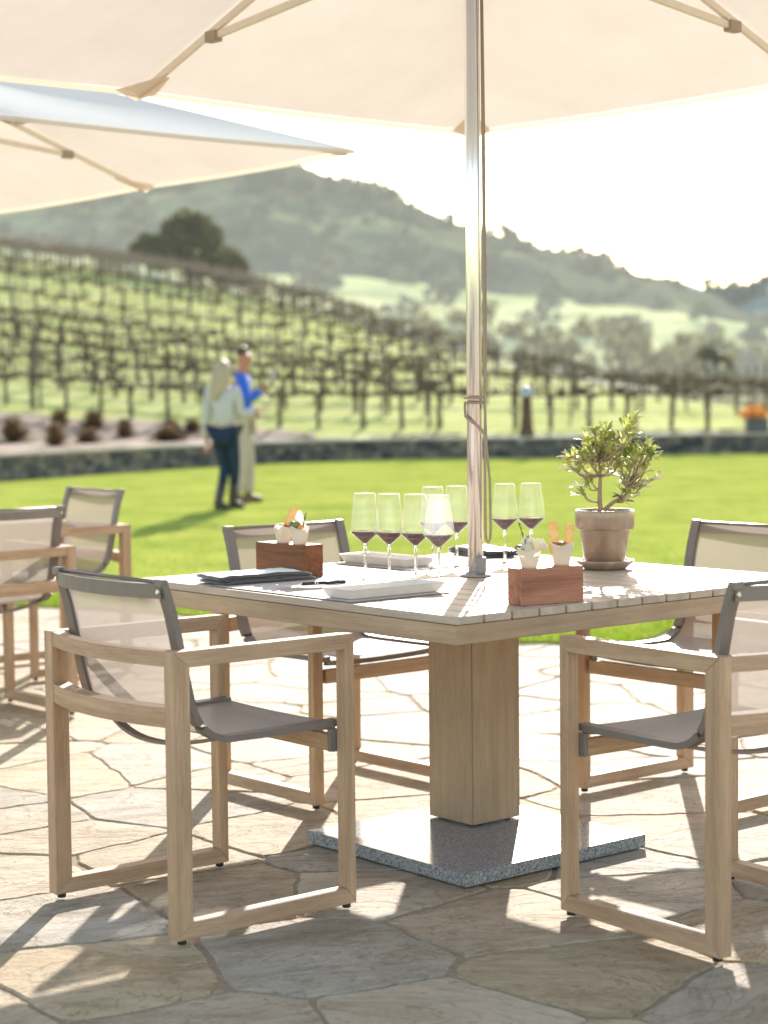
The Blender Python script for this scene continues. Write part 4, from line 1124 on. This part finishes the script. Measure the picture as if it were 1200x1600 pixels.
# trays
def tray(label, a, b, rot, L, Wd, H=.026):
    t = on_table('serving_tray', label, 'tray', a, b, rot, 'white rectangular trays', TZ+.003)
    mb = MB(); k = .016
    def rect(l, w_, z): return [(-l/2, -w_/2, z), (l/2, -w_/2, z), (l/2, w_/2, z), (-l/2, w_/2, z)]
    rings = [rect(L-2*k, Wd-2*k, 0), rect(L-2*k+.006, Wd-2*k+.006, .002), rect(L-.004, Wd-.004, H-.003), rect(L, Wd, H-.001), rect(L-.001, Wd-.001, H), rect(L-.008, Wd-.008, H-.001), rect(L-2*k-.004, Wd-2*k-.004, .006)]
    vs = [p for r in rings for p in r]; fs = [(3, 2, 1, 0)]
    for i in range(len(rings)-1):
        for q_ in range(4): fs.append((i*4+q_, i*4+(q_+1) % 4, i*4+4+(q_+1) % 4, i*4+4+q_))
    fs.append(tuple(len(vs)-4+q_ for q_ in range(4)))
    mb.add(vs, fs).build('dish', M['porcelain'], t)
    return t
tray('long white porcelain tray in front of the front row of glasses', -.493, -.192, 0, .325, .120)
tray('white porcelain tray behind the front row of glasses', .104, .510, radians(90), .318, .125)
def mat_sheet(label, a, b, rot, L, Wd, name='placemat', z=TZ+.0012):
    t = on_table(name, label, 'placemat', a, b, rot, 'pale woven placemats', z)
    mb = MB(); mb.box((0, 0, .0006), (L, Wd, .0012), bev=0); mb.build('sheet', M['weave'], t)
    hem = MB()
    for sx, sy, lx, ly in ((0, -Wd/2, L, .003), (0, Wd/2, L, .003), (-L/2, 0, .003, Wd), (L/2, 0, .003, Wd)): hem.box((sx, sy, .001), (lx+.003, ly+.0, .002), bev=0)
    hem.build('hem', M['hem'], t)
def weave_mat():
    m, nt, b = new_mat('woven_mat'); v = coords(nt)
    wx = nt.nodes.new('ShaderNodeTexChecker'); wx.inputs['Scale'].default_value = 260; lk(nt, v, wx.inputs['Vector'])
    wx.inputs['Color1'].default_value = (.62, .58, .56, 1); wx.inputs['Color2'].default_value = (.44, .40, .40, 1)
    lk(nt, wx.outputs['Color'], b.inputs['Base Color']); b.inputs['Roughness'].default_value = .75
    bump(nt, b, wx.outputs['Fac'], .3, .001); return m
M['weave'] = weave_mat(); M['hem'] = simple('mat_hem', (.30, .22, .22), .8)
mat_sheet('pale woven placemat under the front white tray and the pen', -.505, .03, radians(90), .62, .34)
mat_sheet('pale woven placemat under the rear white tray', .24, .47, 0, .46, .36)

# napkins: soft folded cloth
def napkin(label, a, b, rot, L, Wd, layers=2):
    t = on_table('folded_napkin', label, 'napkin', a, b, rot, 'folded black napkins', TZ+.003)
    mb = MB(); n = 26; m = 8
    for ly in range(layers):
        z0 = ly*.0125; vs = []; fs = []
        prof = []
        for i in range(m+1): prof.append((-Wd/2+Wd*i/m, 0))
        top = [(y, .0118) for y, _ in prof][::-1]
        ring = prof+[(Wd/2+.004, .005)]+top+[(-Wd/2-.004, .005)]
        for i in range(n+1):
            x = -L/2+L*i/n
            for (y, z) in ring:
                k = 1-.18*(ly)*0; e = abs(x)/(L/2)
                zz = z0+z*(1-.35*max(0, e-.85)/.15)+(.0035*noise.noise(Vector((x*14, y*18, ly*3+rot)))+.002*noise.noise(Vector((x*40, y*30, ly))) if z > .002 or ly else 0)
                vs.append((x+.006*noise.noise(Vector((y*20, ly*5+1, 3)))-.008*ly, y+.004*noise.noise(Vector((x*12, ly, 7)))+.004*ly, zz))
        q_ = len(ring)
        for i in range(n):
            for k in range(q_): fs.append((i*q_+k, i*q_+(k+1) % q_, (i+1)*q_+(k+1) % q_, (i+1)*q_+k))
        fs += [tuple(range(q_))[::-1], tuple(n*q_+k for k in range(q_))]
        mb.add(vs, fs, smooth=True)
    mb.build('cloth', M['napkin'], t)
    return t
napkin('folded black napkin at the left end of the table, in front of the walnut block', -.50, .36, radians(-5), .29, .15)
napkin('folded black napkin on the far corner of the table, behind the pole', .55, .545, radians(78), .235, .125)
# pen and card
pn = on_table('pen', 'black pen with silver ring lying between the black napkin and the front tray', 'pen', -.44, .130, radians(-12), z=TZ+.0075)
def tubex(x0, x1, r0, r1): return MB().tube([(x0, 0, 0), (x1, 0, 0)], [r0, r1], 12)
tubex(-.066, .066, .005, .0048).build('barrel', M['ink'], pn); tubex(-.078, -.066, .001, .0042).build('tip', M['chrome'], pn)
tubex(-.030, -.026, .0054, .0054).build('ring', M['chrome'], pn); tubex(-.022, -.019, .0054, .0054).build('ring', M['chrome'], pn)
MB().box((.04, 0, .0062), (.045, .003, .0015), bev=.0004).build('clip', M['ink'], pn)
cd_ = on_table('note_card', 'curled white card between the black napkin and the front tray', 'card', -.535, .085, radians(-14), z=TZ+.003)
vs = []; fs = []
for i in range(13):
    x = -.07+.14*i/12; z = .004+.010*max(0, -x/.07)**2
    vs += [(x, -.045, z), (x, .045, z*.7)]
    if i: fs.append((2*i-2, 2*i, 2*i+1, 2*i-1))
MB().add(vs, fs, smooth=True).build('sheet', M['paper'], cd_)

# potted small tree
px, py = T(.463, -.078)
sa = MB(); sa.lathe([(.060, 0), (.066, .003), (.080, .014), (.0875, .022), (.088, .027), (.085, .028), (.078, .020), (.05, .012), (0, .012)], 40)
o = sa.build('plant_saucer', M['pot'], loc=(px, py, TZ+.001)); tag(o, 'round glazed clay saucer under the plant pot', 'saucer')
pot = thing('plant_pot', 'glazed brown clay pot standing on the table right of the glasses', 'flower pot', (px, py, TZ+.0145))
MB().lathe([(.055, 0), (.0605, .003), (.074, .10), (.0755, .108)], 44).build('body', M['pot'], pot)
MB().lathe([(.0765, .104), (.0865, .107), (.0880, .112), (.0885, .158), (.0875, .163), (.082, .163), (.0805, .158), (.079, .11)], 44).build('rim', M['pot'], pot)
mb = MB(); mb.lathe([(.079, .146), (.05, .149), (.02, .151), (0, .151)], 24)
for k in range(70):
    a_ = R.uniform(0, 2*pi); d = .074*sqrt(R.random()); mb.blob((d*cos(a_), d*sin(a_), .152), (.006, .006, .005), 1, .4, k)
mb.build('soil', M['soil'], pot)
tree = thing('small_tree', 'small round headed tree with glossy yellow green leaves growing in the clay pot', 'plant', (px, py, TZ+.163))
q = random.Random(9)
def leaf(mb, p, d, L, wd):
    d = d.normalized(); s = d.cross(Vector((0, 0, 1)))
    s = s.normalized() if s.length > .05 else Vector((1, 0, 0)); n = s.cross(d)
    rll = q.uniform(-.7, .7); s2 = s*cos(rll)+n*sin(rll); n2 = n*cos(rll)-s*sin(rll)
    pts = []
    for t, wv in ((0, .06), (.25, .55), (.5, .92), (.72, 1.0), (.9, .62), (1, .05)):
        c = p+d*L*t-n2*L*.22*t*t; pts.append((c, wv*wd))
    vs = []; fs = []
    for i, (c, wv) in enumerate(pts):
        vs += [c-s2*wv+n2*wv*.25, c, c+s2*wv+n2*wv*.25]
        if i: a_ = 3*i-3; fs += [(a_, a_+1, a_+4, a_+3), (a_+1, a_+2, a_+5, a_+4)]
    mb.add(vs, fs, smooth=True)
br = MB(); lv = MB()
tr_ = {'a': [Vector((-.008, 0, -.014)), Vector((-.010, 0, .008)), Vector((-.014, .003, .035)), Vector((-.014, .0, .075)), Vector((-.012, .004, .115)), Vector((-.016, .002, .16))],
       'b': [Vector((-.006, 0, .008)), Vector((.012, -.004, .026)), Vector((.030, -.003, .040)), Vector((.045, .002, .047)), Vector((.058, .004, .062)), Vector((.066, .0, .085))]}
br.tube(spline(tr_['a'], 4), [.0095-.0003*i for i in range(21)], 8); br.tube(spline(tr_['b'], 4), [.0070-.00022*i for i in range(21)], 7)
nodesP = tr_['a'][2:]+tr_['b'][2:]
tips = [(-.04, .262), (.005, .258), (-.018, .235), (.060, .245), (.098, .285), (.085, .240), (.130, .212), (.150, .190), (.165, .178), (-.115, .178), (-.085, .190), (-.060, .165), (-.098, .138), (-.052, .098), (-.082, .080), (.030, .185), (.050, .165), (.015, .15), (.075, .110), (.108, .098), (.128, .092), (.155, .100), (.058, .062), (.088, .058), (.040, .215), (-.03, .205), (.095, .165), (.115, .15), (.07, .2), (-.06, .2), (.02, .225), (.0, .19), (.06, .14), (-.02, .17), (.10, .20), (-.085, .165)]
for i, (tx, tz) in enumerate(tips):
    for rep in range(2 if i < 24 else 3):
        ty = q.gauss(0, .045); jx = tx+(q.gauss(0, .008) if rep else 0); jz = tz+(q.gauss(0, .01) if rep else 0)
        tip = Vector((jx*.88, ty*.9, jz*.97)); b0 = min(nodesP, key=lambda n: (n-tip).length+(.05 if n.z > tip.z-.01 else 0))
        mid = b0.lerp(tip, .5)+Vector((q.gauss(0, .008), q.gauss(0, .008), -.012))
        br.tube(spline([b0, mid, tip], 3), [.0030, .0028, .0026, .0022, .0019, .0016, .0012], 5)
        ax = (tip-mid).normalized()*.6+Vector((0, 0, .5))
        for k in range(q.randint(7, 10)):
            back = q.random()**1.6*.035; p = tip-(tip-mid).normalized()*back
            d = ax.normalized()+Vector((q.gauss(0, .65), q.gauss(0, .65), q.gauss(0, .45)))
            leaf(lv, p, d, q.uniform(.026, .046), q.uniform(.0055, .0088))
br.build('trunk', M['bark'], tree); lv.build('foliage', M['bush_leaf'], tree)

# ------------------------------------------------------------------ people
def skin_obj(name, J, E, mat, parent, sub=2, root=0, label=None):
    """J: list of (pos, (rx, ry)); E: edges."""
    me = bpy.data.meshes.new(name); me.from_pydata([j[0] for j in J], E, []); me.update()
    o = bpy.data.objects.new(name, me); COL.objects.link(o)
    o.modifiers.new('s', 'SKIN'); m2 = o.modifiers.new('d', 'SUBSURF'); m2.levels = sub; m2.render_levels = sub
    if not me.skin_vertices: return o
    for i, j in enumerate(J):
        sv = me.skin_vertices[0].data[i]; sv.radius = j[1] if isinstance(j[1], tuple) else (j[1], j[1]); sv.use_root = (i == root)
    dg = bpy.context.evaluated_depsgraph_get(); dg.update()
    nm = bpy.data.meshes.new_from_object(o.evaluated_get(dg)); nm.name = name
    bpy.data.objects.remove(o)
    for p in nm.polygons: p.use_smooth = True
    nm.materials.clear(); nm.materials.append(mat)
    n = bpy.data.objects.new(name, nm); COL.objects.link(n); n.parent = parent
    if label: n['label'] = label
    return n

def person(label, loc, rz, J, mats, long_hair, h):
    t = thing('person', label, 'person', loc, rz)
    names = list(J.keys()); idx = {n: i for i, n in enumerate(names)}
    Rr = dict(pelvis=(.12, .10), spine=(.115, .09), chest=(.135, .10), neckb=(.06, .055), neck=(.05, .05), head=(.075, .09), crown=(.07, .085), shl=(.06, .055), shr=(.06, .055), ell=.042, elr=.042, wrl=.027, wrr=.027, hal=(.02, .036), har=(.02, .036),
              hipl=.085, hipr=.085, knl=.056, knr=.056, anl=.038, anr=.038, tol=(.035, .025), tor=(.035, .025))
    E = [('pelvis', 'spine'), ('spine', 'chest'), ('chest', 'neckb'), ('neckb', 'neck'), ('neck', 'head'), ('head', 'crown'), ('chest', 'shl'), ('shl', 'ell'), ('ell', 'wrl'), ('wrl', 'hal'), ('chest', 'shr'), ('shr', 'elr'), ('elr', 'wrr'), ('wrr', 'har'),
         ('pelvis', 'hipl'), ('hipl', 'knl'), ('knl', 'anl'), ('anl', 'tol'), ('pelvis', 'hipr'), ('hipr', 'knr'), ('knr', 'anr'), ('anr', 'tor')]
    body = skin_obj('body', [(J[n], Rr[n]) for n in names], [(idx[a], idx[b]) for a, b in E], mats['skin'], t, 2, idx['pelvis'])
    # face and fingers grow out of the body mesh
    hd = Vector(J['head']); cr_ = Vector(J['crown']); fwd = Vector(J['face']) if 'face' in J else Vector((0, 1, 0))
    def sub_skin(src, frac_names, grow, name, mat, ex=None):
        JJ = []; ii = {}
        for n in frac_names:
            ii[n] = len(JJ); r_ = Rr[n]; r_ = r_ if isinstance(r_, tuple) else (r_, r_)
            JJ.append((J[n], (r_[0]*grow[0]+grow[1], r_[1]*grow[0]+grow[1])))
        EE = [(ii[a], ii[b]) for a, b in E if a in ii and b in ii]
        return skin_obj(name, JJ, EE, mat, t, 2, 0)
    return t, body, sub_skin

def build_person(label, loc, J, face, mats, style):
    t = thing('person', label, 'person', loc)
    Rr = dict(pelvis=(.145, .125), spine=(.135, .115), chest=(.16, .135), neckb=(.075, .07), neck=(.070, .070), head=(.100, .108), crown=(.088, .098), shl=(.075, .07), shr=(.075, .07), ell=.052, elr=.052, wrl=.034, wrr=.034, hal=(.034, .022), har=(.034, .022),
              hipl=.092, hipr=.092, knl=.058, knr=.058, anl=.040, anr=.040, tol=(.036, .026), tor=(.036, .026))
    E = [('pelvis', 'spine'), ('spine', 'chest'), ('chest', 'neckb'), ('neckb', 'neck'), ('neck', 'head'), ('head', 'crown'), ('chest', 'shl'), ('shl', 'ell'), ('ell', 'wrl'), ('wrl', 'hal'), ('chest', 'shr'), ('shr', 'elr'), ('elr', 'wrr'), ('wrr', 'har'),
         ('pelvis', 'hipl'), ('hipl', 'knl'), ('knl', 'anl'), ('anl', 'tol'), ('pelvis', 'hipr'), ('hipr', 'knr'), ('knr', 'anr'), ('anr', 'tor')]
    def sk(keys, a, b, name, mat, over={}):
        ii = {n: k for k, n in enumerate(keys)}; JJ = []
        for n in keys:
            r_ = over.get(n, Rr[n]); r_ = r_ if isinstance(r_, tuple) else (r_, r_); JJ.append((J[n], (r_[0]*a+b, r_[1]*a+b)))
        return skin_obj(name, JJ, [(ii[x], ii[y]) for x, y in E if x in ii and y in ii], mat, t, 2, 0)
    keys = list(J.keys())
    body = sk(keys, .9, 0, 'body', mats['skin'])
    # nose, ears, fingers: extra geometry merged into the one body mesh
    ex = MB(); hd = Vector(J['head']).lerp(Vector(J['crown']), .35); f = Vector(face).normalized(); sd_ = f.cross(Vector((0, 0, 1))).normalized()
    def cone(p, d, L, r0, r1): ex.tube([p, p+d*L*.5, p+d*L], [r0, (r0+r1)/2, r1], 6)
    cone(hd+f*.068+Vector((0, 0, .012)), (f*.55+Vector((0, 0, -.85))).normalized(), .05, .009, .015)
    for s in (-1, 1): ex.blob(hd+sd_*s*.076+Vector((0, 0, -.005)), (.018, .02, .03), 1, .1, 1)
    ex.blob(hd+f*.066+Vector((0, 0, -.062)), (.026, .026, .008), 1, 0, 1)
    for w_, hnd in (('wrl', 'hal'), ('wrr', 'har')):
        hp = Vector(J[hnd]); d = (hp-Vector(J[w_])).normalized(); s = d.cross(Vector((0, .3, 1))).normalized(); u = s.cross(d)
        for k in range(4):
            b = hp+s*(-.027+.018*k)+d*.02; L = (.062, .07, .066, .052)[k]
            ex.tube([b, b+d*L*.45, b+d*L*.72-u*.016, b+d*L*.8-u*.036], [.0095, .009, .0085, .007], 6)
        ex.tube([hp-d*.03+s*.03, hp+s*.055-u*.01, hp+s*.05+d*.03-u*.025], [.011, .010, .008], 6)
    em = ex.build('body_extra', mats['skin'])
    bm = bmesh.new(); bm.from_mesh(body.data); bm.from_mesh(em.data); bm.to_mesh(body.data); bm.free(); bpy.data.objects.remove(em)
    for p in body.data.polygons: p.use_smooth = True
    eyes = MB()
    for s in (-1, 1): eyes.blob(hd+f*.070+sd_*s*.031+Vector((0, 0, .012)), (.011, .011, .008), 2, 0, 1)
    eyes.build('eyes', M['eye'], t)
    top = ['pelvis', 'spine', 'chest', 'neckb', 'shl', 'ell', 'wrl', 'shr', 'elr', 'wrr']
    jk = sk(top, 1.0, .012, mats['topname'], mats['top'], {'neckb': (.068, .065), 'pelvis': (.165, .14), 'wrl': .040, 'wrr': .040})
    sk(['pelvis', 'hipl', 'knl', 'anl', 'hipr', 'knr', 'anr'], 1.0, mats.get('legb', .008), mats['legname'], mats['leg'], mats.get('legover', {}))
    for s in 'lr':
        a, b = Vector(J['an'+s]), Vector(J['to'+s])
        mb = MB(); mid = a.lerp(b, .5)
        up_ = mats.get('boot', .10)
        kn = (Vector(J['kn'+s])-a).normalized()
        mb.tube([a+kn*up_, a+kn*up_*.5, a+Vector((0, 0, -.005)), a+Vector((0, 0, -.035))], [.056, .053, .052, .045], 12)
        hl = a-(b-a).normalized()*.04; hl.z = .035
        tp = Vector((b.x, b.y, .03))
        mb.tube([hl+Vector((0, 0, .01)), Vector((mid.x, mid.y, .048)), tp, tp+(b-a).normalized()*.03], [.038, .044, .036, .014], 10)
        mb.build('shoe', mats['shoe'], t)
    # hair
    hr = MB(); c = hd+Vector((0, 0, .02)) - f*.012
    if style == 'long':
        hr.blob(c, (.100, .106, .112), 3, .1, 4)
        nk = Vector(J['neckb'])
        for k in range(26):
            a_ = (k/25-.5)*3.4; d = (-f*cos(a_)+sd_*sin(a_)); p0 = c+d*.080+Vector((0, 0, .03)); p1 = c+d*.098+Vector((0, 0, -.08)); p2 = nk+d*.085-f*.03+Vector((0, 0, .01)); p3 = nk-f*.125+sd_*sin(a_)*.075+Vector((0, 0, -.10-.06*cos(a_*1.1)))
            hr.tube(spline([p0, p1, p2, p3], 4), [.022, .026, .028, .03, .03, .03, .03, .029, .028, .026, .022, .016, .008], 6)
    else:
        bm = bmesh.new(); bmesh.ops.create_icosphere(bm, subdivisions=3, radius=1)
        for v in bm.verts:
            n_ = v.co.copy(); fd = n_.dot(f); k = 1+.05*noise.noise(n_*5)
            if fd > .15 and n_.z < .70: k *= .72
            if n_.z < -.15: k *= .70
            v.co = c-f*.016+Vector((n_.x*.088*k, n_.y*.092*k, n_.z*.098*k))+Vector((0, 0, .008))
        hr.frombm(bm, smooth=True); bm.free()
    hr.build('hair', mats['hair'], t)
    return t
W0 = (-1.808, 21.44, .022)
# woman: walks away and to the right, seen from behind
JW = dict(pelvis=(.02, 0, .90), spine=(.015, 0, 1.06), chest=(.005, .02, 1.25), neckb=(0, .0, 1.385), neck=(.0, .01, 1.44), head=(.01, .03, 1.54), crown=(.012, .03, 1.61),
          shl=(-.155, .06, 1.33), ell=(-.185, .02, 1.05), wrl=(-.185, .06, .82), hal=(-.19, .09, .73),
          shr=(.155, -.03, 1.33), elr=(.205, -.02, 1.06), wrr=(.36, .10, 1.11), har=(.43, .14, 1.13),
          hipl=(-.065, .02, .86), knl=(.015, .10, .47), anl=(-.055, -.08, .085), tol=(.03, .02, .035),
          hipr=(.10, -.02, .86), knr=(.125, .06, .46), anr=(.09, .16, .085), tor=(.19, .24, .035))
build_person('person in pale grey jacket and navy jeans with long blond hair, holding a glass', W0, JW, (.75, .66, 0),
             dict(skin=M['skin'], top=M['knit'], topname='jacket', leg=M['jeans'], legname='jeans', shoe=M['boot'], hair=M['blond'], boot=.22), 'long')
N0 = (-1.70, 22.9, .022); k_ = 1.07
JM = dict(pelvis=(.0, 0, .95), spine=(-.01, 0, 1.10), chest=(.0, 0, 1.30), neckb=(.01, 0, 1.46), neck=(.02, 0, 1.52), head=(.045, -.005, 1.62), crown=(.05, -.005, 1.69),
          shl=(.03, .17, 1.40), ell=(.02, .20, 1.10), wrl=(.14, .16, .98), hal=(.21, .14, .98),
          shr=(.0, -.17, 1.40), elr=(.08, -.20, 1.14), wrr=(.24, -.14, 1.26), har=(.31, -.12, 1.30),
          hipl=(.0, .09, .91), knl=(.06, .10, .50), anl=(.05, .10, .085), tol=(.19, .11, .035),
          hipr=(.0, -.09, .91), knr=(-.01, -.10, .50), anr=(-.07, -.10, .085), tor=(.07, -.10, .035))
JM = {k: (v[0]*k_, v[1]*k_*1.1, v[2]*k_ if v[2] > .09 else v[2]) for k, v in JM.items()}
build_person('person in bright blue shirt and khaki trousers with short dark hair, facing right', N0, JM, (.95, -.25, 0),
             dict(skin=M['skin2'], top=M['shirt'], topname='shirt', leg=M['khaki'], legname='trousers', shoe=M['shoe'], hair=M['brown_hair'], legb=.02, legover={'knl': .07, 'knr': .07, 'anl': .06, 'anr': .06}, boot=.06), 'short')
for (base, hnd, lb) in ((W0, JW['har'], 'wine glass held out by the person in the pale jacket'), (N0, JM['har'], 'wine glass held up by the person in the blue shirt')):
    g = copy_tree(g0); g.location = (base[0]+hnd[0]+.055, base[1]+hnd[1]-.02, base[2]+hnd[2]-.06); g.rotation_euler = (0, 0, 0); tag(g, lb, 'wine glass', 'glasses held by the people on the lawn')
